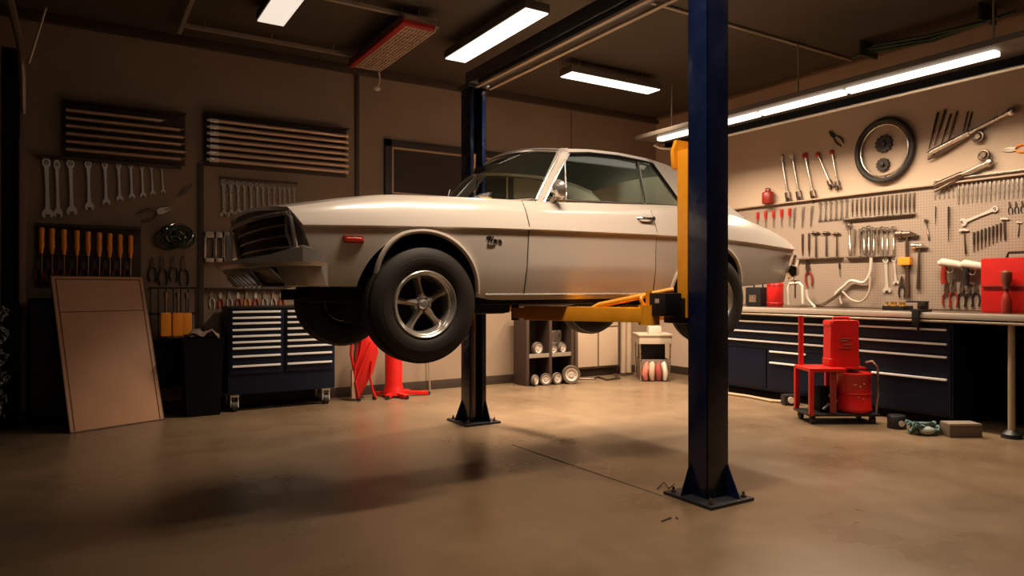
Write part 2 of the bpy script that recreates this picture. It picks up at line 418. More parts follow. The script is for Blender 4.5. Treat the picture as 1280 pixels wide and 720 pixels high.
# ------------------------------------------------------------------ two-post lift
def column(u0, v0, v1, facing, label, top):
    u1 = u0+.20
    t = thing('lift_post', label, 'lift post', ((u0+u1)/2, (v0+v1)/2, 0), 'posts of the two-post car lift')
    # facing = +1 open channel looks to +v, -1 to -v
    back = v0 if facing > 0 else v1
    th = .014; m = MB()
    open_ = v1 if facing > 0 else v0
    m.box((u0, min(back, back+facing*th), 0.02), (u1, max(back, back+facing*th), top), .004)
    m.box((u0, v0, .02), (u0+th, v1, top), .004)
    m.box((u1-th, v0, .02), (u1, v1, top), .004)
    for a_, b_ in ((u0, u0+.05), (u1-.05, u1)):
        m.box((a_, min(open_, open_-facing*th), .02), (b_, max(open_, open_-facing*th), top), .004)
    m.build('column', M_NAVY, t)
    cu, cv = (u0+u1)/2, (v0+v1)/2
    p = MB().box((u0-.11, v0-.13, 0), (u1+.11, v1+.13, .022), .006)
    p.build('base_plate', mat('plate_black', (.012, .014, .02), .4), t)
    for x in (u1-.01,):
        for s in (-1, 1):
            e = v0 if s < 0 else v1
            MB().yz([(e, .02), (e+s*.11, .02), (e, .24)], x-.006, x+.006).build('gusset', M_NAVY, t)
    for y in (v1-.02,):
        for s in (-1, 1):
            e = u0 if s < 0 else u1
            MB().xz([(e, .02), (e+s*.09, .02), (e, .24)], y-.006, y+.006).build('gusset', M_NAVY, t)
    for sx in (-1, 1):
        for sy in (-1, 1):
            MB().cyl((cu+sx*.16, cv+sy*.17, .02), (cu+sx*.16, cv+sy*.17, .035), .018, n=6).cyl((cu+sx*.16, cv+sy*.17, .03), (cu+sx*.16, cv+sy*.17, .06), .009, n=8).build('anchor_bolt', M_STEELD, t)
    # lift chain/cylinder inside the channel
    MB().cyl((cu, cv, .05), (cu, cv, 2.9), .028, n=12).build('cylinder', mat('brass_cylinder', (.55, .33, .14), .35, .6), t)
    MB().box((u0-.03, v0-.03, top), (u1+.03, v1+.03, top+.03), .006).build('top_plate', M_BLACK, t)
    return t
NC = column(3.60, 3.31, 3.49, 1, 'near blue lift post standing in the foreground on a bolted base plate', 3.64)
FC = column(3.53, 6.56, 6.76, -1, 'far blue lift post behind the car hood with an open channel', 3.60)
# bands seen on the near column front
t = thing('lift_crossbeam', 'dark overhead crossbeam joining the tops of the two blue posts', 'beam', (3.66, 5.0, 3.6))
MB().box((3.58, 3.3, 3.672), (3.74, 6.76, 3.80), .01).build('beam', mat('beam_dark', (.025, .022, .02), .4), t)
MB().cyl((3.66, 3.53, 3.655), (3.66, 6.52, 3.655), .055, n=16).build('pipe', mat('beam_dark', (0, 0, 0)), t)
MB().box((3.56, 3.52, 3.575), (3.60, 6.5, 3.60), .004).box((3.72, 3.52, 3.575), (3.76, 6.5, 3.60), .004).build('cable_rail', mat('rail_tan', (.40, .28, .19), .45, .3), t)

def arm(p0, p1, w, h, wz=0.0):
    """box beam from p0 to p1"""
    p0, p1 = Vector(p0), Vector(p1); d = p1-p0; L = d.length
    a = math.atan2(d.y, d.x)
    return (p0+p1)/2, (L, w, h), RZ(a)
def lift_carriage(side):      # side=+1 near post, -1 far post
    vpost = 3.49 if side > 0 else 6.56
    S = side
    t = thing('lift_carriage', 'yellow lift carriage and arms on the %s' % ('near blue post, holding up the car' if side > 0 else 'far blue post, under the car'), 'lift arm', (3.66, vpost, 0), 'yellow arms of the lift')
    def V(v): return vpost + S*v
    m = MB(); m.box((3.595, V(.002), 1.24), (3.745, V(.10), 2.42), .008)
    m.build('carriage', M_YEL, t)
    if side > 0:
        pl = MB(); poly = [(3.575, 2.30), (3.66, 2.28), (3.74, 2.34), (3.745, 2.50), (3.60, 2.50), (3.565, 2.42)]
        pl.prism(poly, lambda a_, b_: (a_, V(.105), b_), lambda a_, b_: (a_, V(.135), b_))
        plo = pl.build('top_bracket', M_YEL, t)
        h = MB()
        for (x, z) in ((3.60, 2.45), (3.65, 2.40), (3.62, 2.34), (3.70, 2.44)): h.cyl((x, V(.135), z), (x, V(.139), z), .013, n=10)
        h.build('bolt_hole', M_BLKM, plo)
    MB().box((3.56, V(.02), 1.20), (3.78, V(.20), 1.38), .012).build('arm_bracket', M_BLACK if side > 0 else M_YEL, t)
    if side > 0:
        MB().box((3.405, V(.02), 1.255), (3.56, V(.18), 1.415), .01).build('restraint_block', M_BLACK, t)
        MB().box((3.402, V(.08), 1.345), (3.4045, V(.12), 1.375)).build('decal', M_WHITE, t)
    ends = [((3.44, V(.22)), (2.88, V(1.12))), ((3.80, V(.22)), (3.98, V(1.12)))]
    for (a_, b_) in ends:
        z = 1.258; mid = Vector((a_[0]*.10+b_[0]*.90, a_[1]*.10+b_[1]*.90, z))
        c, sz, R = arm((a_[0], a_[1], z), (mid.x, mid.y, z), .13, .105); o = MB().obox(c, sz, R, .008)
        c, sz, R = arm((mid.x, mid.y, z), (b_[0], b_[1], z), .10, .08); o.obox(c, sz, R, .006)
        o.cyl((a_[0], a_[1], 1.19), (a_[0], a_[1], 1.33), .075, n=20)
        ao = o.build('arm', M_YEL, t)
        MB().cyl((b_[0], b_[1], 1.20), (b_[0], b_[1], 1.34), .03, n=12).cyl((b_[0], b_[1], 1.33), (b_[0], b_[1], 1.357), .06, n=20).build('lift_pad', M_RUB, ao)
    MB().tube([(3.60, V(.14), 1.435), (3.56, V(.17), 1.428), (3.22, V(.51), 1.325), (3.19, V(.54), 1.30)], .021, 10).build('brace_rod', M_YEL, t)
    MB().torus((3.42, V(.24), 1.36), .035, .014, RX(1.2), 18, 8).cyl((3.42, V(.2), 1.33), (3.42, V(.2), 1.43), .022, n=10).build('lock_gear', M_YEL, t)
    return t
lift_carriage(1); lift_carriage(-1)

# ------------------------------------------------------------------ the car
YC = 5.0
W_T = [(0.93, .90), (1.2, .905), (1.8, .918), (2.6, .915), (3.6, .915), (4.4, .925), (4.9, .92), (5.3, .89), (5.55, .87), (5.66, .855)]
ZB_T = [(0.93, 1.455), (1.5, 1.45), (2.2, 1.40), (2.45, 1.36), (4.0, 1.365), (4.4, 1.40), (4.95, 1.46), (5.66, 1.50)]
ZC_T = [(0.93, 1.825), (1.6, 1.842), (2.6, 1.865), (3.6, 1.872), (4.4, 1.875), (5.0, 1.850), (5.66, 1.812)]
ZS_T = [(0.93, 1.935), (1.1, 1.965), (1.35, 2.01), (1.7, 2.052), (2.2, 2.07), (2.8, 2.085), (3.6, 2.115), (4.3, 2.135), (4.8, 2.105), (5.2, 2.045), (5.45, 1.965), (5.60, 1.90), (5.66, 1.845)]
def prof(u):
    w_, zb, zc, zs = interp(W_T, u), interp(ZB_T, u), interp(ZC_T, u), interp(ZS_T, u)
    k = (zs-zc)
    hood = .03 if u < 2.6 else .012
    ms = min(1, k/.2)
    return [(0, zb+.03), (w_*.45, zb+.025), (w_*.8, zb+.015), (w_-.125, zb), (w_-.090, zb+.006), (w_-.076, zb+.05), (w_-.052, zb+.14), (w_-.030, zb+.24),
            (w_-.014, zc-.06), (w_-.008, zc-.016), (w_+.006, zc-.006), (w_+.003, zc+.005), (w_-.016*ms, zc+.25*k), (w_-.038*ms, zc+.5*k), (w_-.066*ms, zc+.74*k),
            (w_-.094*ms, zc+.90*k), (w_-.125, zs-.004), (w_-.165, zs+.002), (w_-.25, zs+hood*.25), (w_*.5, zs+hood*.75), (w_*.25, zs+hood), (0, zs+hood)]
SHARP = (9, 10)
def side_y(u, z):
    P = prof(u)[3:17]
    for a, b in zip(P, P[1:]):
        if a[1] <= z <= b[1]: return a[0] + (b[0]-a[0])*(z-a[1])/max(1e-6, b[1]-a[1])
    return P[-1][0]
def ushift(u, y, z):
    f = max(0, min(1, (1.75-u)/.82)); 
    s = f*(.12*min(1, abs(y)/.92)**3 + .17*max(0, min(1.4, (1.93-z)/.33)))
    g = max(0, min(1, (u-5.2)/.46))
    s -= g*(.035*max(0, (1.81-z)/.32) + .01*(abs(y)/.9)**3)
    return s
def ring(u, scale=1.0, du=0.0):
    P = prof(u); zc = (P[0][1]+P[-1][1])/2
    half = [(y*(1-(1-scale)*.5), zc+(z-zc)*scale) for y, z in P]
    full = half + [(-y, z) for y, z in half[-2:0:-1]]
    return [Vector((u+du+ushift(u, y, z), YC - y, z)) for y, z in full]
def on_side(u, z, out=0.0, side=-1):
    y = side_y(u, z)
    return Vector((u+ushift(u, y, z), YC + side*(y+out), z))
us = [0.93, .95, .98, 1.03, 1.1, 1.2, 1.3, 1.4] + [1.5+.1*i for i in range(37)] + [5.16, 5.22, 5.28, 5.34, 5.40, 5.45, 5.50, 5.54, 5.58, 5.62, 5.65, 5.66]
us = sorted(set(round(x, 4) for x in us))
bm_ = MB()
rings = [ring(.93, .86, .11), ring(.93, .90, .0)] + [ring(x) for x in us]
R = bm_.grid(rings, wrap=True)
for Rr, flip in ((R[0], 0), (R[-1], 1)):
    c = bm_.bm.verts.new(sum((v.co for v in Rr), Vector())/len(Rr))
    for i in range(len(Rr)): bm_.bm.faces.new((Rr[i], Rr[(i+1) % len(Rr)], c))
n_ = len(R[2])
CAR = thing('classic_car', 'cream white two-door classic coupe raised on the lift', 'car', (3.3, YC, .971))
body = bm_.build('body_shell', [M_PAINT, M_UNDER], CAR, smooth=28)
AX = [(1.87, 1.385), (4.515, 1.385)]
cuts = []
for (au, az) in AX:
    for s in (-1, 1):
        c = MB().cyl((au, YC+s*.60, az), (au, YC+s*1.2, az), .42, n=64).build('cutter', M_UNDER); cuts.append(c)
        c2 = MB().box((au-.395, YC+s*.60, az-.32), (au+.395, YC+s*1.2, az-.02)).build('cutter', M_UNDER)
        cuts.append(c2)
cb = MB().box((2.72, YC-.74, 1.52), (4.55, YC+.74, 2.4)).build('cutter', M_UNDER); cuts.append(cb)
for c in cuts:
    md = body.modifiers.new('b', 'BOOLEAN'); md.operation = 'DIFFERENCE'; md.solver = 'EXACT'; md.object = c
bpy.context.view_layer.update()
dg = bpy.context.evaluated_depsgraph_get()
nm = bpy.data.meshes.new_from_object(body.evaluated_get(dg))
body.modifiers.clear(); old = body.data; body.data = nm; bpy.data.meshes.remove(old)
for c in cuts: bpy.data.objects.remove(c)
nm.materials.clear(); nm.materials.append(M_PAINT); nm.materials.append(M_UNDER)
bmx = bmesh.new(); bmx.from_mesh(nm)
off = Vector((3.3, YC, .971))
for f in bmx.faces:
    c = f.calc_center_median() + off; n = f.normal; mi = 0
    for (au, az) in AX:
        dd = math.hypot(c.x-au, c.z-az)
        if dd < .44 and abs(abs(c.y-YC)-.60) < .003: mi = 1
        if abs(n.y) < .3 and dd < .45 and abs(c.y-YC) > .58 and (Vector((c.x-au, 0, c.z-az)).dot(n) < 0 or dd < .425) and c.z < 1.82: mi = 1
    if 2.70 <= c.x <= 4.57 and abs(c.y-YC) < .745 and c.z > 1.515 and not (c.z > 2.06 and n.z > .7): mi = 1
    if n.z < -.6 and c.z < 1.52: mi = 1
    if c.x < 1.4 and abs(c.y-YC) < .83 and n.x < -.5 and ring and c.z < 1.92 and f.calc_center_median().x+3.3 > 1.03 and c.z > 1.47: mi = 1
    f.material_index = mi
for e in bmx.edges:
    if len(e.link_faces) == 2: e.smooth = e.calc_face_angle(0) < math.radians(24)
bmx.to_mesh(nm); bmx.free()

def side_strip(name, pts, r, m, parent=CAR, n=6, side=-1, **kw):
    return MB().tube([on_side(u, z, r*.15, side) for u, z in pts], r, n).build(name, m, parent, **kw)
M_SEAM = mat('panel_gap', (.03, .02, .015), .8)
# wheel arch lips
for (au, az) in AX:
    for s in (-1, 1):
        pts = []
        for i in range(33):
            a = math.radians(-2 + 184*i/32); u_, z_ = au+.43*math.cos(a), az+.43*math.sin(a)
            if z_ >= interp(ZB_T, u_)-.0: pts.append((u_, min(z_, 1.822)))
        MB().tube([on_side(u_, z_, .0, s) for u_, z_ in pts], .017, 8).build('arch_lip', M_PAINT, CAR)
for s in (-1, 1):
    sm = MB()
    zf = [1.40+.035*i for i in range(20)]
    pf = [(2.67, z) for z in zf if z < 2.03] + [(2.67, 2.045), (2.675, 2.07)]
    pr = [(3.90-.03*math.sin((z-1.4)*3), z) for z in zf if z < 2.03] + [(3.87, 2.07)]
    dr = MB()
    sm.tube([on_side(u_, z_, .0005, s) for u_, z_ in pf], .0035, 6)
    sm.tube([on_side(u_, z_, .0005, s) for u_, z_ in pr], .0035, 6)
    sm.tube([on_side(2.67+.06*i*1.02, 1.405, .0005, s) for i in range(21)], .0035, 6)
    # door skin: follows the shell 2 mm proud
    rows = []
    for i in range(23):
        u_ = 2.678 + (3.885-2.678)*i/22
        rows.append([on_side(u_, z_, .0022, s) for z_ in [1.412+.03*k for k in range(15)] + [interp(ZC_T, u_)-.014, interp(ZC_T, u_)-.004, interp(ZC_T, u_)+.006] + [interp(ZC_T, u_)+.04*k for k in range(1, 6)]])
    dr.grid(rows); door = dr.build('door', M_PAINT, CAR, smooth=20)
    sm.build('door_seam', M_SEAM, door)
    # handle
    h0 = on_side(3.70, 1.995, .0, s); h1 = on_side(3.86, 1.995, .0, s); o_ = Vector((0, s, 0))
    hd = MB().tube([h0, h0+o_*.028+Vector((.02, 0, 0)), h1+o_*.028-Vector((.03, 0, 0)), h1], .010, 8)
    hd.cyl(h1-Vector((.02, 0, .0))+o_*.0, h1-Vector((.02, 0, 0))+o_*.035, .017, n=14)
    hd.build('door_handle', M_CHR, door)
    # drip line along the crease front and rear
    side_strip('rocker_moulding', [(2.36+.08*i, 1.402) for i in range(22)], .010, M_TRIMC, side=s)
    # side marker
    for nm_, ua, ub, mm in (('side_marker', 1.225, 1.375, mat('marker_red', (.5, .03, .015), .25, emit=(.6, .03, .01), es=.12)),):
        rows = [[on_side(ua+(ub-ua)*i/6 + .12*0, z_, .006, s) for z_ in (1.732, 1.745, 1.758)] for i in range(7)]
        k = MB(); k.grid(rows); mk = k.build(nm_, mm, CAR)
        mod = mk.modifiers.new('s', 'SOLIDIFY'); mod.thickness = .012; mod.offset = -1
        MB().tube([on_side(u_, z_, .004, s) for u_, z_ in ((ua-.006, 1.727), (ub+.006, 1.727), (ub+.006, 1.763), (ua-.006, 1.763))], .004, 6, closed=True).build('bezel', M_REDD, mk)
    # script badge behind the front wheel
    bd = MB()
    def bp(a, b): return on_side(2.345 + a*(1 if s < 0 else 1), 1.755+b, .004, s)
    strokes = [[(0, 0), (.01, .035), (.02, .04), (.028, .0), (.036, .042), (.045, .045)], [(0.0, .03), (-.01, .042), (.01, .046), (.03, .044)],
               [(.045, .02), (.052, .028), (.060, .018), (.054, .004), (.045, .012), (.045, .02)], [(.064, .026), (.070, .004), (.080, .028)],
               [(.098, .024), (.088, .024), (.086, .008), (.096, .006), (.1, .026), (.104, .006), (.112, .008)], [(-.005, -.012), (.03, -.016), (.06, -.010)]]
    for st in strokes: bd.tube([bp(*p) for p in st], .0035, 6)
    bd.build('script_badge', M_BLACK, CAR)

# hood shut line, cowl
# greenhouse ---------------------------------------------------------
def gy(z): return .80 - .15*(z-2.09)/.43
def gp(u, z, inset=0.0, s=-1): return Vector((u, YC+s*(gy(z)-inset), z))
ZR_T = [(3.02, 2.50), (3.14, 2.515), (3.4, 2.54), (3.7, 2.545), (4.0, 2.528), (4.23, 2.492), (4.42, 2.445)]
roof = MB()
def roofrow(u, rim=0):
    z = interp(ZR_T, u); yr = gy(z)-.0
    out = []
    for k in range(-14, 15):
        f = k/14; edge = abs(f)
        front = -.135*(1-f*f) if u < 3.2 else -.135*(1-f*f)*max(0, (3.5-u)/.3 if u < 3.5 else 0)
        zz = z + .06*(1-edge**2.4)
        out.append(Vector((u+front, YC+f*yr, zz)))
    return out
rus = [3.14, 3.17, 3.2, 3.25, 3.3, 3.4, 3.5, 3.6, 3.7, 3.8, 3.9, 4.0, 4.1, 4.2, 4.3, 4.38, 4.42]
top = [roofrow(u) for u in rus]
und = [[p-Vector((0, 0, .035)) for p in r] for r in top]
G1 = roof.grid(top); G2 = roof.grid(und)
def bridge(A, B):
    for i in range(len(A)-1): roof.bm.faces.new((A[i], A[i+1], B[i+1], B[i]))
bridge(G1[0], G2[0]); bridge(G1[-1], G2[-1]); bridge([r[0] for r in G1], [r[0] for r in G2]); bridge([r[-1] for r in G1], [r[-1] for r in G2])
for s in (-1, 1):
    f0 = lambda a, b, s=s: gp(a, b, .0, s); f1 = lambda a, b, s=s: gp(a, b, .035, s)
    # sail panel / C pillar
    roof.prism([(4.055, 2.485), (4.0, 2.528), (4.12, 2.512), (4.23, 2.492), (4.42, 2.445), (4.58, 2.36), (4.78, 2.23), (5.02, 2.075), (4.3, 2.08), (4.29, 2.135)], f0, f1)
    # A pillar
    roof.prism([(2.785, 2.06), (2.855, 2.06), (3.195, 2.475), (3.20, 2.53), (3.13, 2.52)], f0, f1)
    # header rail above door glass
    roof.prism([(3.13, 2.485), (3.4, 2.508), (3.7, 2.513), (4.0, 2.492), (4.08, 2.478), (4.08, 2.52), (4.0, 2.53), (3.7, 2.547), (3.4, 2.542), (3.13, 2.516)], f0, f1)
roof.build('roof', M_PAINT, CAR, smooth=35)
# headliner (dark)
hl = MB(); hl.grid([[p-Vector((0, 0, .04)) for p in r[2:-2]] for r in top]); hl.build('headliner', M_TRIM, CAR)
# glass
for s in (-1, 1):
    side_poly_a = [(2.86, 2.085), (3.86, 2.10), (3.90, 2.495), (3.7, 2.51), (3.4, 2.506), (3.20, 2.475)]
    side_poly_b = [(3.88, 2.10), (4.285, 2.12), (4.05, 2.483), (3.915, 2.494)]
    MB().prism(side_poly_a, lambda a, b: gp(a, b, .015, s), lambda a, b: gp(a, b, .019, s)).build('door_glass', M_GLASS, CAR)
    MB().prism(side_poly_b, lambda a, b: gp(a, b, .015, s), lambda a, b: gp(a, b, .019, s)).build('quarter_glass', M_GLASS, CAR)
    MB().tube([gp(3.868, 2.08, .008, s), gp(3.905, 2.50, .008, s)], .012, 8).build('window_divider', M_CHR, CAR)
    MB().tube([gp(3.07, 2.08, .008, s), gp(3.155, 2.45, .008, s)], .008, 8).build('vent_bar', M_CHR, CAR)
    MB().tube([gp(2.865, 2.07, -.002, s), gp(3.02, 2.27, -.002, s), gp(3.195, 2.482, -.002, s)], .009, 8).build('pillar_trim', M_CHR, CAR)
    MB().tube([gp(2.80, 2.09, -.004, s), gp(2.95, 2.285, -.004, s), gp(3.13, 2.505, -.004, s)], .006, 8).build('pillar_trim', M_CHR, CAR)
    MB().tube([gp(3.2, 2.485, .0, s), gp(3.4, 2.508, 0, s), gp(3.7, 2.513, 0, s), gp(4.0, 2.494, 0, s), gp(4.06, 2.482, 0, s), gp(4.29, 2.13, 0, s)], .011, 8).build('window_seal', M_GUM, CAR)
    MB().tube([gp(2.87, 2.10, .0, s), gp(3.4, 2.112, 0, s), gp(3.87, 2.125, 0, s), gp(4.29, 2.135, 0, s)], .008, 8).build('belt_trim', M_CHR, CAR)
# windshield: curved
def wrow(t_, k, off_=0):
    f = k/12
    yb = .80*f; bot = Vector((2.50+.30*abs(f)**2.2, YC+yb, 2.075+.01*abs(f)))
    zt = 2.575-.055*abs(f)**2.4-.03; topp = Vector((3.005+.13*f*f, YC+.655*f, zt))
    p = bot.lerp(topp, t_); p += Vector((-.035, 0, .03))*math.sin(PI*t_)*(1-abs(f)**3); return p+Vector((off_, 0, off_))
ws = MB(); ws.grid([[wrow(t_/8, k) for k in range(-12, 13)] for t_ in range(9)]); wsO = ws.build('windshield', M_GLASS, CAR)
MB().tube([wrow(1, k)+Vector((0, 0, .006)) for k in range(-12, 13)], .010, 8).tube([wrow(0, k)+Vector((0, 0, .012)) for k in range(-12, 13)], .010, 8).build('windshield_trim', M_CHR, CAR)
def rrow(t_, k):
    f = k/12
    topp = Vector((4.42, YC+.64*f, 2.445+.06*(1-abs(f)**2.4)-.02)); bot = Vector((4.98+.08*(1-f*f), YC+.78*f, 2.10)); p = topp.lerp(bot, t_)
    p += Vector((.03, 0, .04))*math.sin(PI*t_)*(1-f*f); return p
rs = MB(); rs.grid([[rrow(t_/8, k) for k in range(-12, 13)] for t_ in range(9)]); rs.build('rear_glass', M_GLASS, CAR)
# wipers
MB().tube([(2.56, 4.70, 2.10), (2.66, 4.85, 2.20), (2.79, 5.05, 2.345)], .006, 6).build('wiper', M_BLACK, CAR)
MB().tube([(2.53, 5.2, 2.10), (2.64, 5.3, 2.21), (2.76, 5.5, 2.31)], .006, 6).build('wiper', M_BLACK, CAR)
# cabin interior
MB().box((2.74, YC-.72, 1.53), (4.53, YC+.72, 1.56)).build('cabin_floor', M_TRIM, CAR)
ds = MB().box((2.62, YC-.72, 1.88), (2.95, YC+.72, 2.06), .05); ds.build('dashboard', M_TRIM, CAR)
for yc in (YC-.37, YC+.37):
    st = MB().box((3.30, yc-.25, 1.56), (3.80, yc+.25, 1.78), .06); R_ = RY(math.radians(14))
    st.obox((3.84, yc, 1.88), (.14, .48, .40), R_, .05); st.build('front_seat', M_TRIM, CAR)
MB().box((4.1, YC-.66, 1.56), (4.5, YC+.66, 1.80), .05).obox((4.42, YC, 1.88), (.14, 1.3, .30), RY(math.radians(20)), .05).build('rear_seat', M_TRIM, CAR)
MB().torus((3.12, YC-.37, 2.03), .19, .012, RY(math.radians(-65)), 32, 8).cyl((3.12, YC-.37, 2.05), (2.9, YC-.37, 1.96), .02, n=10).tube([(3.12, YC-.56, 2.05), (3.10, YC-.37, 2.045), (3.12, YC-.18, 2.05)], .01, 6).build('steering_wheel', M_BLACK, CAR)
MB().box((2.80, YC-.05, 2.40), (2.84, YC+.13, 2.455), .01).build('rear_view_mirror', M_BLACK, CAR)
# door mirror
mo = MB(); c = on_side(2.94, 2.08, 0)
mo.lathe([(.0, -.045), (.04, -.038), (.066, -.012), (.074, .014), (.068, .024), (0, .024)], Matrix.Translation(c+Vector((.02, -.055, .085))) @ RY(math.radians(80)).to_4x4(), 24)
mo.tube([c+Vector((0, .03, -.01)), c+Vector((.0, -.02, .02)), c+Vector((.01, -.05, .05))], [.028, .016, .014], 10)
mo.build('door_mirror', M_TRIMC, CAR)
# wheels --------------------------------------------------------------
def wheel(au, s, zc, name='wheel'):
    t_ = bpy.data.objects.new(name, None); COL.objects.link(t_); t_.parent = CAR; t_.location = Vector((au, YC+s*.80, zc)) - CAR.location
    # outer face points to s; local axis Z->s*Y
    B_ = (Matrix.Rotation(-s*PI/2, 4, 'X'))   # maps +Z to s*Y
    Mx = Matrix.Translation((au, YC+s*.80, zc)) @ B_
    R0 = .378
    tp = [(.212, -.10), (.235, -.108), (.29, -.118), (.33, -.112), (.364, -.09), (R0-.003, -.05), (R0, 0), (R0-.003, .05), (.364, -.0+.09), (.332, .112), (.29, .122), (.248, .116), (.222, .100), (.212, .09), (.206, .0)]
    tb = MB().lathe(tp, Mx, 64, closed=True)
    for k in range(3): tb.lathe([(R0-.004, -.045+k*.04), (R0+.005, -.042+k*.04), (R0+.005, -.022+k*.04), (R0-.004, -.018+k*.04)], Mx, 64, closed=True)
    tb.torus(Mx @ Vector((0, 0, .119)), .296, .003, B_.to_3x3(), 64, 6)
    tb.build('tyre', M_RUB, t_, smooth=30)
    rb = MB().lathe([(.216, .092), (.221, .102), (.212, .110), (.203, .104), (.192, .085), (.186, .055), (.181, .02), (.178, -.09), (.168, -.09), (.172, .0), (.177, .045), (.185, .08), (.198, .095), (.208, .097)], Mx, 56, closed=True)
    rb.build('rim', M_TRIMC, t_)
    MB().lathe([(.0, -.05), (.168, -.05), (.168, -.07), (0, -.07)], Mx, 32).build('brake_drum', M_UNDER, t_)
    sp = MB()
    for k in range(5):
        a = 2*PI*k/5 + PI/2 + .15
        q_ = MB(); rows = []
        for x, hw, zt_ in ((.04, .036, .064), (.07, .026, .060), (.11, .021, .046), (.15, .024, .036), (.182, .034, .040)):
            rows.append([(x, -hw, zt_-.03), (x, -hw*.75, zt_-.008), (x, 0, zt_), (x, hw*.75, zt_-.008), (x, hw, zt_-.03)])
        q_.grid(rows)
        q_.bm.transform(Matrix.Rotation(a, 4, 'Z')); sp.join(q_, Mx)
    sp.build('spoke', M_TRIMC, t_, smooth=30)
    hb = MB().lathe([(0, .085), (.022, .083), (.032, .072), (.036, .05), (.06, .045), (.066, .03), (.066, .0), (0, 0)], Mx, 28)
    for k in range(5):
        a = 2*PI*k/5 + PI/2+.15+PI/5; p = Mx @ Vector((.052*math.cos(a), .052*math.sin(a), .045)); p2 = Mx @ Vector((.052*math.cos(a), .052*math.sin(a), .06)); hb.cyl(p, p2, .009, n=6)
    hb.build('hub_cap', M_TRIMC, t_)
for s in (-1, 1):
    wheel(1.885, s, 1.345); wheel(4.545, s, 1.355)
# underbody
ub = MB()
for s in (-1, 1):
    ub.box((1.3, YC+s*.42-.04, 1.36), (5.3, YC+s*.42+.04, 1.44), .01)
    ub.box((2.32, YC+s*.78-.03, 1.335), (4.05, YC+s*.78+.03, 1.40), .01)
for x in (1.5, 2.4, 3.2, 4.15, 4.9): ub.box((x-.05, YC-.44, 1.35), (x+.05, YC+.44, 1.42), .01)
ub.build('chassis_frame', M_UNDER, CAR)
MB().cyl((1.87, YC-.8, 1.337), (1.87, YC+.8, 1.337), .035).box((1.70, YC-.2, 1.18), (2.15, YC+.2, 1.40), .03).tube([(1.75, YC-.7, 1.25), (1.9, YC-.4, 1.30), (1.95, YC-.3, 1.34)], .02, 8).tube([(1.75, YC+.7, 1.25), (1.9, YC+.4, 1.30), (1.95, YC+.3, 1.34)], .02, 8).build('front_suspension', M_UNDER, CAR)
MB().cyl((4.52, YC-.8, 1.345), (4.52, YC+.8, 1.345), .045).ball((4.52, YC, 1.345), .13).build('rear_axle', M_UNDER, CAR)
MB().tube([(2.0, YC+.15, 1.33), (2.8, YC+.12, 1.31), (3.8, YC+.2, 1.31), (4.3, YC+.3, 1.40), (5.5, YC+.35, 1.42)], .03, 10).box((3.9, YC+.1, 1.27), (4.3, YC+.35, 1.37), .04).build('exhaust', M_STEELD, CAR)
MB().box((2.1, YC-.14, 1.24), (3.0, YC+.14, 1.42), .05).cyl((3.0, YC, 1.34), (4.4, YC, 1.345), .035).build('gearbox', M_UNDER, CAR)
MB().box((4.85, YC-.35, 1.33), (5.3, YC+.35, 1.48), .03).build('fuel_tank', M_UNDER, CAR)
# front end ------------------------------------------------------------
def fp(y, z, du=0.0): return Vector((.93+du+.12*min(1, abs(y)/.92)**3+.06*max(0, (1.93-z)/.33), YC+y, z))
ys = [-.84+.07*i for i in range(25)]
gr = MB(); gr.grid([[fp(y, z, .06) for y in ys] for z in (1.64, 1.72, 1.80, 1.88)])
GR = gr.build('grille', mat('grille_black', (.012, .011, .011), .4), CAR)
for z in (1.70, 1.765, 1.83):
    MB().tube([fp(y, z, .045) for y in ys], .007, 8).build('grille_bar', M_TRIMC, GR)
vb_ = MB()
for i in range(1, 40): 
    y = -.82+.041*i; vb_.tube([fp(y, 1.65, .062), fp(y, 1.88, .062)], .003, 4)
vb_.build('grille_fin', M_BLACK, GR)
loop = [fp(y, 1.89, .0) for y in ys] + [fp(.865, z, .0) for z in (1.86, 1.80, 1.72, 1.665)] + [fp(y, 1.645, .0) for y in ys[::-1]] + [fp(-.865, z, 0) for z in (1.665, 1.72, 1.80, 1.86)]
MB().tube(loop, .013, 8, closed=True).build('grille_surround', M_TRIMC, GR)
for s in (-1, 1):
    # end bezel + headlamps in the dark grille
    MB().tube([fp(s*.80, 1.88, .02), fp(s*.775, 1.78, .015), fp(s*.80, 1.66, .02)], .012, 8).build('end_bezel', M_TRIMC, GR)
    for yy in ():
        p = fp(s*yy, 1.775, .05)
        Mh = Matrix.Translation(p) @ Matrix.Rotation(-PI/2, 4, 'Y')
        hl_ = MB().lathe([(.0, .028), (.04, .022), (.065, .008), (.07, 0), (.07, -.02)], Mh, 24); hl_.build('headlamp', mat('headlamp_lens', (.05, .05, .05), .08, coat=1), GR)
# bumper
path = [(.865, .0), (.868, .25), (.885, .5), (.925, .72), (.97, .84), (1.03, .92), (1.09, .955), (1.15, .958), (1.20, .945)]
full = [(u_, -y) for u_, y in path[::-1]] + path[1:]
def brow(secs):
    rows = []
    N = len(full)
    HT = {0.84: .02, 0.92: .045, 0.955: .06, 0.958: .045, 0.945: .02}
    for i, (u_, y) in enumerate(full):
        a = full[max(0, i-1)]; b = full[min(N-1, i+1)]; tx, ty = b[0]-a[0], b[1]-a[1]; L = math.hypot(tx, ty); nx, ny = -ty/L, tx/L
        e = abs(y) > .83
        rows.append([Vector((u_+nx*o_, YC+y+ny*o_, z + (HT.get(round(abs(y), 3), 0) if zt_ else 0))) for o_, z, zt_ in secs])
    return rows
bp_ = MB(); secs = [(-.03, 1.575, 0), (.022, 1.578, 0), (.036, 1.600, 0), (.030, 1.628, 1), (-.03, 1.640, 1), (-.04, 1.60, 0)]
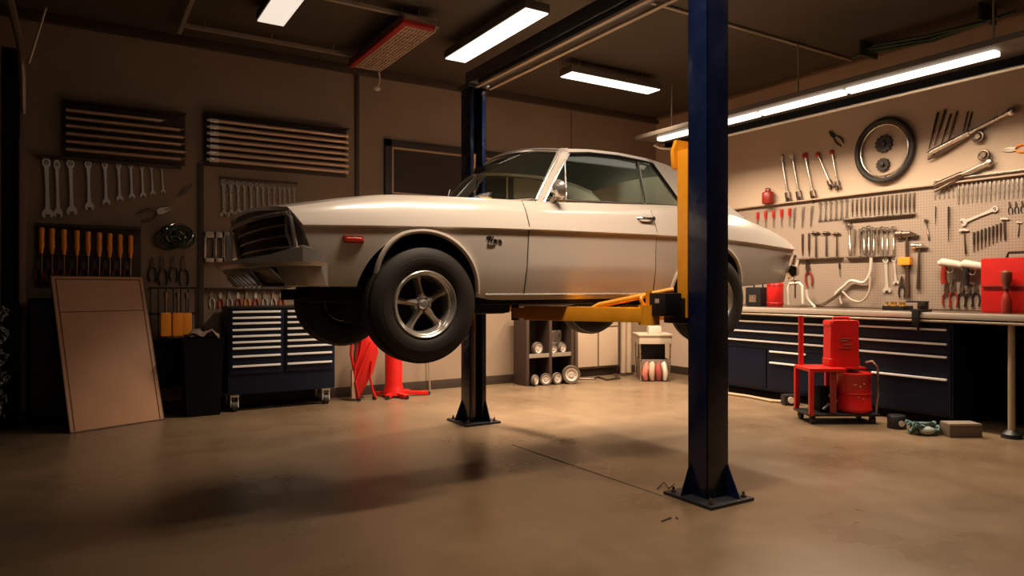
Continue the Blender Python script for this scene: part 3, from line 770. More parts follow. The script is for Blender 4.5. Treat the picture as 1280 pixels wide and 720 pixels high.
G_ = bp_.grid(brow(secs), wrap=True); bp_.bm.faces.new(G_[0]); bp_.bm.faces.new(G_[-1][::-1])
BM_ = bp_.build('front_bumper', M_TRIMC, CAR, smooth=24)
for s in (-1, 1):
    e = MB(); sel = path[4:]
    rows = []
    for (u_, y) in sel:
        rows.append([Vector((u_-.01, YC+s*(y+.01), 1.60)), Vector((u_+.012, YC+s*(y-.002), 1.525)), Vector((u_+.035+.02*(y < .9), YC+s*(y-.02), 1.462)), Vector((u_+.06, YC+s*(y-.07), 1.458)), Vector((u_+.05, YC+s*(y-.05), 1.60))])
    G_ = e.grid(rows, wrap=True); e.bm.faces.new(G_[0]); e.bm.faces.new(G_[-1][::-1]); e.build('bumper_end', M_TRIMC, BM_, smooth=24)
vl = MB(); vl.grid([[Vector((.94+.13*(abs(y)/.9)**3+d_, YC+y, z)) for y in ys] for z, d_ in ((1.585, .0), (1.455, .10))]); VL = vl.build('front_valance', M_BLACK, CAR)
for i in range(9):
    y0 = .74-.14*i; sl = MB()
    if y0 < -.22: break
    f = lambda y, d_: .93+.13*(abs(y)/.9)**3+d_
    sl.tube([(f(y0, -.045), YC+y0, 1.572), (f(y0-.08, .010), YC+y0-.10, 1.515), (f(y0-.14, .060), YC+y0-.17, 1.457)], .013, 6)
    sl.build('valance_slat', mat('slat_bright', (.95, .92, .88), .3, .3), VL)
pw = MB(); pw.prism([(-.36, 1.462), (-.74, 1.462), (-.66, 1.565), (-.30, 1.565)], lambda y, z: (.925+.13*(abs(y)/.9)**3+(1.57-z)*.75, YC+y, z), lambda y, z: (.945+.13*(abs(y)/.9)**3+(1.57-z)*.75, YC+y, z))
PW = pw.build('number_plate', mat('plate_dark', (.06, .05, .045), .3, .4), VL)
MB().tube([(.915+.13*(abs(y)/.9)**3+(1.57-z)*.75, YC+y, z) for y, z in ((-.36, 1.462), (-.74, 1.462), (-.66, 1.565), (-.30, 1.565))], .008, 6, closed=True).build('plate_frame', M_TRIMC, PW)
for s in (-1, 1):
    # side cheek closing the wedge between grille end and raked fender edge
    ck = MB(); rows = []
    for z in (1.915, 1.86, 1.80, 1.74, 1.68, 1.64):
        a_ = fp(s*.868, z, -.004); y = side_y(.93, z); b_ = Vector((.95+ushift(.93, y, z), YC+s*(y-.004), z)); rows.append([a_, a_.lerp(b_, .5)+Vector((0, -s*.012, 0)), b_])
    ck.grid(rows); ck.build('side_cheek', mat('cheek_chrome', (.42, .37, .33), .25, .8), GR)
MB().box((.955, YC+.70, 1.66), (1.0, YC+.76, 1.86), .01).build('parking_lamp', M_WHITE, GR)
# rear bumper + tail lamps
rpath = [(5.56, -.93), (5.64, -.90), (5.70, -.75), (5.725, -.4), (5.73, 0), (5.725, .4), (5.70, .75), (5.64, .90), (5.56, .93)]
rb_ = MB(); G_ = rb_.grid([[Vector((u_-.02, YC+y*.985, 1.55)), Vector((u_+.01, YC+y*1.01, 1.57)), Vector((u_+.012, YC+y*1.01, 1.64)), Vector((u_-.03, YC+y*.98, 1.66)), Vector((u_-.05, YC+y*.96, 1.60))] for u_, y in rpath], wrap=True)
rb_.bm.faces.new(G_[0]); rb_.bm.faces.new(G_[-1][::-1]); rb_.build('rear_bumper', M_CHR, CAR)
for s in (-1, 1): MB().box((5.57, YC+s*.45, 1.70), (5.66, YC+s*.74, 1.77), .01).build('tail_lamp', M_REDD, CAR)
# ------------------------------------------------------------------ hand tools (unit length, hanging from the origin, back at y=0, front towards -Y)
def P_wrench(m, name='wrench', cat='wrench'):
    b = MB()
    b.prism([(-.045, -.10), (-.032, -.5), (-.045, -.88), (.045, -.88), (.032, -.5), (.045, -.10)], lambda x, z: (x, -.055, z), lambda x, z: (x, -.015, z))
    n = 20; ro, ri = .085, .045
    A = [(ro*math.cos(2*PI*i/n), ro*math.sin(2*PI*i/n)-.075) for i in range(n)]; B = [(ri*math.cos(2*PI*i/n), ri*math.sin(2*PI*i/n)-.075) for i in range(n)]
    V = [[b.bm.verts.new((x, y, z)) for x, z in L_] for L_, y in ((A, -.065), (B, -.065), (B, -.01), (A, -.01))]
    for k in range(4):
        for i in range(n): b.bm.faces.new((V[k][i], V[k][(i+1) % n], V[(k+1) % 4][(i+1) % n], V[(k+1) % 4][i]))
    b.prism([(-.05, -.84), (-.11, -.90), (-.115, -.96), (-.075, -1.0), (-.05, -.985), (-.045, -.935), (.045, -.935), (.05, -.985), (.075, -1.0), (.115, -.96), (.11, -.90), (.05, -.84)],
            lambda x, z: (x, -.065, z), lambda x, z: (x, -.01, z))
    b.cyl((0, -.07, -.07), (0, 0, -.07), .02, n=6)
    return b.build(name, m)
def P_driver(mh, ms, name='screwdriver', hl=.42, w_=.07):
    t = bpy.data.objects.new(name, None); COL.objects.link(t)
    MB().cyl((0, -w_, -.06), (0, 0, -.06), .02, n=6).lathe([(.0, 0), (w_*.8, -.01), (w_, -.05), (w_*.85, -hl*.35), (w_, -hl*.7), (w_*.6, -hl*.93), (w_*.7, -hl), (0, -hl)], Matrix.Translation((0, -w_-.01, 0)), 14).build('handle', mh, t)
    MB().cyl((0, -w_-.01, -hl+.01), (0, -w_-.01, -.93), w_*.32, n=8).box((-w_*.4, -w_-.018, -1), (w_*.4, -w_-.002, -.92)).build('blade', ms, t)
    return t
def P_pliers(mh, ms, name='pliers'):
    t = bpy.data.objects.new(name, None); COL.objects.link(t)
    for s in (-1, 1):
        MB().tube([(s*.03, -.06, -.42), (s*.12, -.06, -.56), (s*.14, -.06, -.8), (s*.09, -.06, -1.0)], [.03, .038, .038, .03], 8).build('handle', mh, t)
    MB().prism([(-.02, 0), (-.07, -.18), (-.09, -.33), (-.05, -.45), (.05, -.45), (.09, -.33), (.07, -.18), (.02, 0), (.008, -.25), (-.008, -.25)], lambda x, z: (x, -.09, z), lambda x, z: (x, -.03, z)).cyl((0, -.10, -.36), (0, -.02, -.36), .04, n=12).cyl((0, -.05, -.40), (0, 0, -.40), .02, n=6).build('jaw', ms, t)
    return t
def P_hammer(mh, ms, name='hammer'):
    t = bpy.data.objects.new(name, None); COL.objects.link(t)
    MB().tube([(0, -.06, -.05), (0, -.06, -.4), (0, -.06, -.95), (0, -.06, -1.0)], [.022, .026, .04, .03], 8).build('handle', mh, t)
    MB().cyl((-.16, -.06, -.06), (-.07, -.06, -.06), .062, n=14).cyl((-.07, -.06, -.06), (.05, -.06, -.06), .045, n=14).prism([(.05, -.02), (.17, -.085), (.17, -.10), (.05, -.10)], lambda x, z: (x, -.10, z), lambda x, z: (x, -.02, z)).cyl((0, -.05, -.09), (0, 0, -.09), .02, n=6).build('head', ms, t)
    return t
def P_ratchet(ms, name='ratchet'):
    t = bpy.data.objects.new(name, None); COL.objects.link(t)
    MB().cyl((0, -.10, -.09), (0, -.01, -.09), .09, n=20).cyl((0, -.05, -.09), (0, 0, -.09), .02, n=6).cyl((0, -.13, -.09), (0, -.09, -.09), .04, n=4).build('head', ms, t)
    MB().tube([(0, -.05, -.15), (0, -.05, -.6), (0, -.05, -.62), (0, -.05, -1.0)], [.03, .026, .042, .038], 10).build('handle', ms, t)
    return t
def P_chisel(ms, name='punch'):
    b = MB(); b.lathe([(0, 0), (.045, -.01), (.05, -.05), (.045, -.55), (.03, -.62), (.022, -.95), (.0, -1.0)], Matrix.Translation((0, -.06, 0)), 10).cyl((0, -.05, -.08), (0, 0, -.08), .015, n=6)
    return b.build(name, ms)
def P_file(ms, name='file'):
    b = MB(); b.box((-.045, -.06, -.7), (.045, -.02, -.02), .008).prism([(-.04, -.69), (.04, -.69), (.012, -1.0), (-.012, -1.0)], lambda x, z: (x, -.05, z), lambda x, z: (x, -.03, z)).cyl((0, -.05, -.08), (0, 0, -.08), .015, n=6)
    return b.build(name, ms)
def P_socket(mh, ms, name='long_socket_tool'):
    t = bpy.data.objects.new(name, None); COL.objects.link(t)
    MB().ball((0, -.07, -.05), .055, 14, (1, 1, 1.1)).build('knob', mh, t)
    MB().cyl((0, -.07, -.08), (0, -.07, -.80), .020, n=8).cyl((0, -.07, -.2), (0, 0, -.2), .015, n=6).cyl((0, -.07, -.12), (0, -.07, -.22), .034, n=10).build('shaft', ms, t)
    m2 = MB().cyl((0, -.07, -.78), (0, -.07, -.90), .06, n=12).obox((-.03, -.07, -.93), (.05, .06, .14), RY(.3), .01).obox((.04, -.07, -.93), (.05, .06, .12), RY(-.3), .01); m2.build('clamp_head', M_STEELD, t)
    return t
ORD = ['first', 'second', 'third', 'fourth', 'fifth', 'sixth', 'seventh', 'eighth', 'ninth', 'tenth', 'eleventh', 'twelfth', 'thirteenth', 'fourteenth', 'fifteenth',
       'sixteenth', 'seventeenth', 'eighteenth', 'nineteenth', 'twentieth']
used = set()
def hang(o, wall, top, bot, label, cat, group=None, off=None, wide=1.0):
    """first use moves the prototype, later uses copy it"""
    if o.name in used: o = dup(o)
    used.add(o.name)
    f = bw if wall == 'b' else rw
    if off is None or wall == 'r': off = -.001 if wall == 'b' or top[1] < 258-(top[0]-962)*.125 else .011
    p0, p1 = f(*top, off), f(*bot, off); d = p1-p0; L = d.length
    if wall == 'b':
        phi = math.atan2(-d.x, -d.z); R_ = RY(phi)
    else:
        phi = math.atan2(d.y, -d.z); R_ = RZ(-PI/2) @ RY(phi)
    o.location = p0; o.rotation_euler = R_.to_euler(); o.scale = (L*wide, min(L, .5)*.9, L)
    tag(o, label, cat, group); return o
def row(proto, wall, tops, bots, what, where, cat, group, end='left', **kw):
    n = len(tops)
    for i in range(n):
        if i == n-1 and n > 2: w_ = 'last %s on the right in %s' % (what, where)
        else: w_ = '%s %s from the left in %s' % (ORD[i], what, where)
        hang(proto, wall, tops[i], bots[i], w_, cat, group, **kw)
def lin(x0, y0, x1, y1, n): return [(x0+(x1-x0)*i/(n-1), y0+(y1-y0)*i/(n-1)) for i in range(n)]

# ---- back wall racks with long bars
M_BAR = mat('bar_steel', (.52, .36, .27), .38, .65, rvar=.1, scale=12)
def RK(u0, u1, z0, z1):
    m = MB().box((u0-.04, VB-.02, z0-.03), (u1+.02, VB-.001, z1+.05), .004)
    m.box((u0-.04, VB-.16, z1+.045), (u1+.02, VB-.001, z1+.055), .002)
    return m
def rack(u0, u1, z0, z1, n, where, round_):
    t = tag(RK(u0, u1, z0, z1).build('bar_rack', M_BASE, loc=((u0+u1)/2, VB, z0)),
            'dark wall rack holding %s' % where, 'rack', 'bar racks on the back wall')
    dz = (z1-z0)/n
    for i in range(n):
        z = z1 - dz*(i+.5); m = MB().box((u0+.4, VB-.06, z-.006), (u0+.42, VB-.0201, z+.006))
        w_ = '%s bar from the top in %s' % (ORD[i], where)
        if round_:
            m.cyl((u0+.10, VB-.085, z), (u1, VB-.085, z), dz*.33, n=14)
            m.cyl((u1-.02, VB-.085, z), (u1+.02, VB-.085, z), dz*.42, n=14)
        else:
            ln = [.80, .96, .99, .97, 1.0, .97][i]
            x1 = u0+(u1-u0)*ln
            m.prism([(VB-.025, z-dz*.30), (VB-.12, z-dz*.36), (VB-.13, z-dz*.05), (VB-.10, z+dz*.10), (VB-.025, z+dz*.34)], lambda a_, b_: (u0, a_, b_), lambda a_, b_: (x1+(.09 if b_ > z else 0), a_, b_))
        o = m.build('steel_bar', M_BAR, loc=((u0+u1)/2, VB-.08, z)); tag(o, w_, 'bar', 'long bars in ' + where)
        if round_: MB().cyl((u0+.02, VB-.085, z), (u0+.12, VB-.085, z), dz*.43, n=14).cyl((u0-.01, VB-.085, z), (u0+.02, VB-.085, z), dz*.25, n=10).build('end_cap', M_STEEL, o, label='bright end cap')
rack(-.13, 1.04, 2.93, 3.44, 6, 'the left angled rack', False)
rack(1.30, 3.0, 2.95, 3.50, 7, 'the round-bar rack above the hood', True)

# ---- wrench rail
a = bw(45, 196); b = bw(226, 208)
tag(MB().box((a.x, VB-.07, 2.855), (b.x, VB, 2.885), .004).build('tool_rail', M_STRIP, loc=(a.x, VB, 2.87)), 'dark rail with hanging combination wrenches on the left of the back wall', 'rail')
xs = [58, 88, 110, 131, 148, 163, 177, 189, 202]; yt = [198, 200, 201.5, 203, 204, 205, 206, 207, 208]; yb = [273, 269, 263, 257, 252, 249, 247, 244.5, 242]
WR = P_wrench(M_STEELB)
row(WR, 'b', list(zip(xs, yt)), [(x+2, y) for x, y in zip(xs, yb)], 'wrench', 'the graduated row on the left wall', 'wrench', 'graduated wrenches on the left wall', wide=.72)
hang(WR, 'b', (71, 201), (73, 272), 'thin wrench hanging close beside the largest wrench of the left row', 'wrench', 'graduated wrenches on the left wall', wide=.6)
# ---- orange screwdrivers
a = bw(44, 279); b = bw(176, 291)
tag(MB().box((a.x, VB-.08, a.z-.03), (b.x, VB, a.z+.0), .004).box((a.x, VB-.012, 1.46), (b.x, VB, a.z), .002).build('tool_rail', M_BASE, loc=(a.x, VB, a.z)), 'dark holder with orange-handled screwdrivers under the left wrench row', 'rail')
xs = [52, 65, 80, 96, 110, 124, 137, 150, 163]
DR = P_driver(M_ORG, M_STEELD, w_=.056, hl=.54)
row(DR, 'b', [(x, 284+(x-52)*.09) for x in xs], [(x, 345+(x-52)*.02) for x in xs], 'orange-handled screwdriver', 'the left wall holder', 'screwdriver', 'orange-handled screwdrivers', off=.011)
PLD = P_pliers(M_REDD, M_STEELD); PLS = P_pliers(M_BLACK, M_STEELD)
xs = [48, 61, 75, 90, 104, 118, 131, 145, 158]
row(PLD, 'b', [(x, 322+(x-48)*.02) for x in xs], [(x+1, 352) for x in xs], 'dark red pliers', 'the row above the leaning panel', 'pliers', 'dark pliers above the leaning panel', off=.011)
xs = [190, 203, 216, 229]
row(PLS, 'b', [(x, 320) for x in xs], [(x+1, 352+(i % 2)*5) for i, x in enumerate(xs)], 'black pliers', 'the short row under the dark wire coil', 'pliers', 'black pliers under the wire coil')
hang(P_file(M_STEELD, 'folding_knife'), 'b', (241, 230), (221, 247), 'dark knife-like tool slanting on the wall right of the wrench row', 'knife', wide=2.2)
hang(P_pliers(M_STEELD, M_STEELB, 'locking_pliers'), 'b', (214, 260), (174, 273), 'locking pliers lying slanted on the wall above the dark wire coil', 'pliers', wide=1.2)
# coil of wire/chain
c = bw(219, 297, .1); t = thing('wire_coil', 'dark green tangled coil of wire hung below the left wrench row', 'coil', c)
MB().cyl(c+Vector((0, -.02, .06)), c+Vector((0, .101, .06)), .012, n=8).build('wall_hook', M_STEELD, t)
rnd = random.Random(3)
m1, m2 = MB(), MB()
for k in range(26):
    R_ = RX(PI/2+rnd.uniform(-.6, .6)) @ RY(rnd.uniform(-.45, .45))
    (m1 if k % 4 else m2).torus(c+Vector((rnd.uniform(-.09, .09), rnd.uniform(-.02, .03), rnd.uniform(-.07, .07))), rnd.uniform(.03, .12), .011 if k % 4 else .007, R_, 26, 6, (1.2, 1, 1))
m1.build('coil', M_GRN, t, smooth=60); m2.build('bright_wire', M_CHR, t, label='bright strands')
# small rack with orange grips
a = bw(186, 360); b = bw(243, 424)
t = thing('tool_holder', 'black wire holder on the wall right of the leaning panel', 'holder', (a.x, VB, b.z))
m = MB(); x0, x1 = a.x, b.x; zt, zb = a.z, b.z+.02
for z in (zt, (zt+zb)/2, zb):
    m.box((x0, VB-.16, z-.01), (x1, VB-.145, z+.01)); m.box((x0, VB-.16, z-.01), (x0+.015, VB, z+.01)); m.box((x1-.015, VB-.16, z-.01), (x1, VB, z+.01))
for k in range(7):
    x = x0+(x1-x0-.015)*k/6; m.box((x, VB-.16, zb), (x+.012, VB-.148, zt))
m.build('wire_frame', M_BLACK, t); MB().box((x0, VB-.16, zb-.02), (x1, VB, zb-.008)).build('tray', M_BLACK, t)
for i, px in enumerate((207, 222, 233)):
    p = bw(px, 405, .20); o = thing('orange_grip_tool', ['leftmost', 'middle', 'rightmost'][i] + ' of the three orange-gripped tools in the black wire holder', 'hand tool', (p.x, VB-.2, p.z), 'orange-gripped tools')
    MB().box((p.x-.055, VB-.25, p.z-.14), (p.x+.055, VB-.165, p.z+.13), .02).build('grip', M_ORG, o)
    MB().cyl((p.x, VB-.205, p.z+.12), (p.x, VB-.205, p.z+.36), .012, n=8).cyl((p.x, VB-.205, p.z+.30), (p.x, VB-.205, p.z+.36), .022, n=8).build('shaft', M_STEELD, o)
# black hanging bag
p = bw(208, 425, .1); q_ = bw(208, 484, .1)
m = MB(); m.prism([(x0+.03, p.z), (x1-.0, p.z), (x1-.14, q_.z+.02), (x1-.28, q_.z), (x0+.10, q_.z)], lambda a_, b_: (a_, VB-.14-.03*(b_ < p.z-.1), b_), lambda a_, b_: (a_, VB-.004, b_))
tag(m.build('hanging_bag', M_BLKM, loc=(x0, VB, p.z)), 'black bag hanging under the wire holder', 'bag')
# pale brackets beside the grille
for i, (px, w_) in enumerate(((262, .07), (273, .06), (283, .05))):
    p = bw(px, 290); q_ = bw(px, 328); m = MB()
    m.box((p.x-w_, VB-.05, q_.z), (p.x-w_+.025, VB+.0005, p.z), .004).box((p.x+w_-.025, VB-.05, q_.z), (p.x+w_, VB+.0005, p.z), .004).box((p.x-w_, VB-.05, p.z-.07), (p.x+w_, VB+.0005, p.z), .004).box((p.x-w_, VB-.05, q_.z), (p.x+w_, VB+.0005, q_.z+.05), .004)
    tag(m.build('steel_bracket', M_STEEL, loc=(p.x, VB, q_.z)), ['leftmost', 'middle', 'rightmost'][i] + ' of three pale metal brackets on the wall left of the grille', 'bracket', 'pale brackets by the grille')
# small wrench row above the fender
xs = [279, 288, 297, 305, 313, 321, 328, 335, 342, 349, 355, 361, 367]
row(P_wrench(M_STEEL, 'wrench'), 'b', [(x, 225+(x-279)*.10) for x in xs], [(x+1, 272-(x-279)*.13) for x in xs], 'wrench', 'the row above the front fender', 'wrench', 'wrenches above the front fender')
a = bw(274, 223); b = bw(371, 232)
tag(MB().box((a.x, VB-.04, a.z), (b.x, VB, a.z+.02), .003).build('tool_rail', M_STRIP, loc=(a.x, VB, a.z)), 'thin dark rail with the wrench row above the front fender', 'rail')
# coloured handles above the tool chest
a = bw(256, 362); b = bw(358, 362)
tag(MB().box((a.x, VB-.05, a.z), (b.x, VB, a.z+.025), .003).build('tool_rail', M_STRIP, loc=(a.x, VB, a.z)), 'dark rail with red and pale pliers above the blue tool chest', 'rail')
pr = [P_pliers(M_RED, M_STEELB), P_pliers(M_WHITE, M_STEEL), P_pliers(M_ORG, M_STEEL)]
seq = [1, 0, 1, 0, 2, 0, 1, 1, 0]; nm3 = ['red', 'pale', 'orange']; cnt = {}
for i, x in enumerate([264, 275, 286, 297, 308, 319, 330, 341, 351]):
    k = seq[i]
    hang(pr[k], 'b', (x, 364), (x+1, 385), '%s-handled pliers, %s from the left in the row above the blue tool chest' % (nm3[k], ORD[i]), 'pliers', 'pliers above the tool chest')

# ---- leaning panel
p0 = Vector((-.08, 8.22, 0)); wv = Vector((.93, .36, 0)).normalized(); uv = Vector((-.18, .46, 1.575)); uv = (uv-wv*uv.dot(wv)); H_ = uv.length; uv.normalize(); nv = wv.cross(uv)
t = thing('leaning_panel', 'tan wooden panel leaning against the dark cabinet under the left tool rows', 'panel', p0)
def slab(a0, a1, h0, h1, t0, t1):
    m = MB(); c = p0 + wv*(a0+a1)/2 + uv*(h0+h1)/2 + nv*(t0+t1)/2
    Rm = Matrix((wv, nv, uv)).transposed(); return (c, (a1-a0, abs(t1-t0), h1-h0), Rm)
M_PLY = mat('plywood_face', (.46, .25, .14), .55, var=.08, scale=3)
Wd = .93
m = MB(); m.obox(*slab(0, Wd, .012, H_, -.0, -.022), .002); m.build('sheet', M_PLY, t)
e = MB()
for (a0, a1, h0, h1) in ((.035, .045, .02, H_-.03), (Wd-.045, Wd-.035, .02, H_-.03), (.035, Wd-.035, H_-.04, H_-.03), (.045, Wd-.045, H_*.76, H_*.76+.008)):
    e.obox(*slab(a0, a1, h0, h1, .0, .003))
e.build('seam', mat('seam_red', (.10, .025, .012), .6), t)
e = MB(); e.obox(*slab(-.004, .004, .01, H_, .002, -.024)).obox(*slab(Wd-.004, Wd+.004, .01, H_, .002, -.024)); e.obox(*slab(0, Wd, H_-.004, H_+.004, .002, -.024)); e.obox(*slab(0, Wd, .004, .014, .002, -.024))
e.build('edge_band', mat('edge_brown', (.12, .05, .03), .6), t)
# black cabinet behind the panel
t = thing('black_cabinet', 'black metal cabinet behind the leaning wooden panel', 'cabinet', (-.28, 8.9, 0))
MB().box((-.46, 8.80, .06), (.05, 9.07, 1.34), .008).build('body', M_BLKM, t); MB().box((-.44, 8.785, .10), (.03, 8.80, 1.30), .004).build('door', M_BLACK, t); MB().box((-.44, 8.84, 0), (.03, 9.05, .06)).build('plinth', M_BLKM, t)

# ---- left edge: door track and chain
t = thing('door_track', 'black and grey roller door track standing at the far left edge', 'track', (-.6, 8.8, 0))
MB().box((-.68, 8.74, 0), (-.53, 8.86, 3.9), .006).build('post', M_BLKM, t)
MB().box((-.53, 8.74, 1.3), (-.475, 8.76, 3.0), .003).build('side_strip', mat('strip_grey', (.22, .16, .12), .5), t)
MB().tube([(-.50, 8.8, 3.25), (-.50, 8.75, 3.62), (-.50, 8.55, 3.82), (-.50, 8.2, 3.86), (-.50, 4.0, 3.86)], .035, 8).build('overhead_rail', mat('rail_grey', (.25, .20, .16), .4, .6), t)
MB().tube([(-.45, 8.78, 3.78), (-.30, 8.7, 4.36)], .012, 6).build('strut', M_CONDUIT, t)
t = thing('hanging_chain', 'pale looped chain hanging at the far left edge', 'chain', (-.66, 8.6, 1.3))
m = MB(); rnd = random.Random(5)
for k in range(46):
    z = 1.25-k*.024; x = -.665+.03*math.sin(k*.7)+rnd.uniform(-.02, .02)
    m.torus((x, 8.62, z), .022, .006, RX(rnd.uniform(0, 3)) @ RY(rnd.uniform(0, 3)), 12, 5)
m.build('link_strand', mat('chain_grey', (.5, .55, .55), .3, .8), t, smooth=60)
MB().cyl((-.665, 8.62, 1.25), (-.665, 8.7385, 1.25), .01, n=8).build('hook', M_STEELD, t)

# ---- blue roll tool chest
t = thing('tool_chest', 'dark blue rolling tool chest with bright drawer pulls behind the front wheel', 'tool chest', (2.08, 8.8, 0))
U0, U1, F_ = 1.46, 2.72, 8.62
MB().box((U0, F_, .20), (U1, 9.05, 1.21), .012).build('body', M_NAVYD, t)
MB().box((U0-.01, F_-.015, 1.21), (U1+.01, 9.05, 1.235), .006).build('lid', M_BLACK, t)
zs_ = [1.19, 1.12, 1.055, .98, .905, .835, .765, .67, .555, .435]
mid = 2.09
for (a_, b_) in ((U0+.025, mid-.02), (mid+.02, U1-.025)):
    for i in range(9):
        zt_, zb_ = zs_[i]-.006, zs_[i+1]+.006
        d = MB().box((a_, F_-.016, zb_), (b_, F_, zt_), .004).build('drawer', M_NAVYD, t)
        MB().box((a_+.02, F_-.036, zt_-.026), (b_-.02, F_-.014, zt_-.002), .005).build('pull', M_ALU, d)
for (x, y) in ((U0+.08, F_+.07), (U1-.10, F_+.07), (U0+.08, 8.97), (U1-.10, 8.97)):
    cs = MB().box((x-.05, y-.04, .17), (x+.05, y+.04, .20), .004).box((x-.045, y-.035, .05), (x-.035, y+.035, .18), .002).box((x+.035, y-.035, .05), (x+.045, y+.035, .18), .002).build('caster', M_ALU, t)
    MB().cyl((x-.03, y, .062), (x+.03, y, .062), .062, n=24).build('caster_wheel', M_RUB, cs)
t = thing('black_bin', 'black bin with a rag on top left of the blue tool chest', 'bin', (1.18, 8.8, 0))
m = MB(); m.grid([[(1.19+sx*w_, 8.71+sy*w_*.9, z) for sx, sy in ((-1, -1), (1, -1), (1, 1), (-1, 1))] for z, w_ in ((0, .17), (.02, .175), (.85, .21), (.88, .22), (.88, .2), (.5, .18))], wrap=True)
m.bm.faces.new([v for v in m.bm.verts][0:4]); m.build('tub', M_BLKM, t)
m = MB(); rnd = random.Random(9)
m.grid([[(1.02+.042*i, 8.54+.042*j, .885+.05*math.sin(i*1.3+j*.8)*math.cos(j*1.1)+rnd.uniform(0, .02)+.05*(1-abs(i-4)/4)) for i in range(9)] for j in range(9)])
ro = m.build('rag', mat('rag_grey', (.20, .14, .12), .9), t, smooth=80); ro.modifiers.new('s', 'SOLIDIFY').thickness = .012

# ---- red folded hoist and red jack stand
t = thing('shop_hoist', 'red folded shop crane standing right of the blue tool chest', 'crane', (3.1, 8.75, 0))
def leaf(u0, uv0, pts, y, th):
    m = MB(); m.xz([(u0+a_, b_) for a_, b_ in pts], y, y+th); return m
m = MB()
m.grid([[ (3.14+sx*wx+dx, 8.74+sy*wy, z) for sx, sy in ((-1, -.6), (-.3, -1), (.3, -1), (1, -.6), (1, .6), (-1, .6))] for z, wx, wy, dx in ((.03, .03, .03, -.10), (.15, .06, .05, -.06), (.35, .12, .07, -.01), (.60, .15, .08, .03), (.78, .125, .07, .03), (.90, .07, .05, .01), (.99, .012, .012, -.01))], wrap=True)
m.build('folded_leg', M_RED, t, smooth=50)
m = MB().tube([(2.97, 8.70, .84), (2.95, 8.69, .6), (2.99, 8.68, .40), (3.03, 8.68, .05)], .018, 8).tube([(2.97, 8.70, .84), (3.08, 8.66, .95), (3.12, 8.66, .985)], .016, 8).tube([(3.12, 8.665, .98), (3.06, 8.665, .6), (2.99, 8.66, .42)], .014, 8)
m.build('brace', M_RED, t)
MB().tube([(2.98, 8.675, .80), (3.10, 8.66, .80)], .012, 6).box((2.955, 8.67, .03), (3.01, 8.72, .40), .02).build('strut', mat('pale_strut', (.45, .30, .22), .5), t)
MB().tube([(3.22, 8.66, .50), (3.19, 8.65, .30), (3.23, 8.64, .10), (3.27, 8.62, .02)], .015, 8).tube([(3.05, 8.66, .02), (3.0, 8.66, .25), (3.1, 8.665, .5), (3.2, 8.66, .75)], .014, 8).build('boom', M_RED, t)
for x in (3.04, 3.25): MB().cyl((x, 8.62, .022), (x, 8.68, .022), .022, n=12).build('foot', M_BLACK, t)
t = thing('jack_stand', 'red upright hydraulic jack with splayed base below the front wheel', 'jack', (3.55, 8.72, 0))
MB().lathe([(.0, .03), (.15, .03), (.13, .12), (.115, .16), (.115, .58), (.10, .62), (.06, .64), (.06, .78), (0, .78)], Matrix.Translation((3.56, 8.76, 0)), 28).build('cylinder', M_RED, t)
m = MB()
for (x, y, w_) in ((3.39, 8.56, .04), (4.02, 8.66, .035), (3.36, 8.98, .04), (3.86, 8.98, .04), (3.62, 8.46, .035)):
    a_ = Vector((3.56, 8.76, .055)); b_ = Vector((x, y, .03)); d = b_-a_
    m.obox((a_+b_)/2, (d.length, .07, .05), RZ(math.atan2(d.y, d.x)) @ RY(.06), .012)
m.build('base_leg', M_RED, t)
for (x, y) in ((3.39, 8.56), (4.02, 8.66), (3.62, 8.46)): MB().cyl((x, y-.02, .025), (x, y+.02, .025), .026, n=14).build('roller', M_BLACK, t)
tag(MB().tube([(4.18, 8.95, 0), (4.16, 9.03, 1.5)], .012, 8).build('thin_pole', M_CONDUIT, loc=(4.18, 8.95, 0)), 'thin pole leaning on the back wall behind the front tyre', 'pole')

# ---- low shelf rack with pale wheels
t = thing('storage_rack', 'dark two-bay storage rack against the back wall under the yellow arm', 'rack', (6.0, 8.85, 0))
RU0, RU1 = 5.62, 6.44; rm = (RU0+RU1)/2
for x in (RU0, rm, RU1):
    MB().box((x-.025, 8.64, 0), (x+.025, 9.0, 1.05), .005).build('upright', mat('rack_brown', (.05, .03, .022), .5), t)
for i, z in enumerate((.04, .42, 1.02)):
    for x_, y_ in ((RU0+.025, rm-.025), (rm+.025, RU1-.025)):
        s_ = MB().box((x_, 8.66, z), (y_, 9.0, z+.02), .003).box((x_, 8.645, z-.01), (y_, 8.66, z+.035 if i != 1 else z+.05), .003).build('shelf', M_STEELD if i != 1 else M_CONDUIT, t)
MB().box((RU0, 9.0, .02), (RU1, 9.015, 1.03)).build('back_panel', M_BASE, t)
WHL = None; spots_ = [(5.84, 8.72, .54, .10, 'round white wheel on the left middle shelf of the storage rack'), (6.142, 8.735, .513, .07, 'white wheel at lower left on the right middle shelf of the storage rack'), (6.29, 8.71, .526, .085, 'white wheel at lower right on the right middle shelf of the storage rack'),
    (5.72, 8.60, .085, .085, 'small pale wheel at the far left on the floor before the storage rack'), (5.90, 8.58, .09, .09, 'pale wheel second from the left on the floor before the storage rack'),
    (6.10, 8.58, .09, .09, 'dark-ringed wheel in the middle of the floor row before the storage rack'), (6.32, 8.52, .14, .14, 'largest white wheel, rightmost on the floor before the storage rack')]
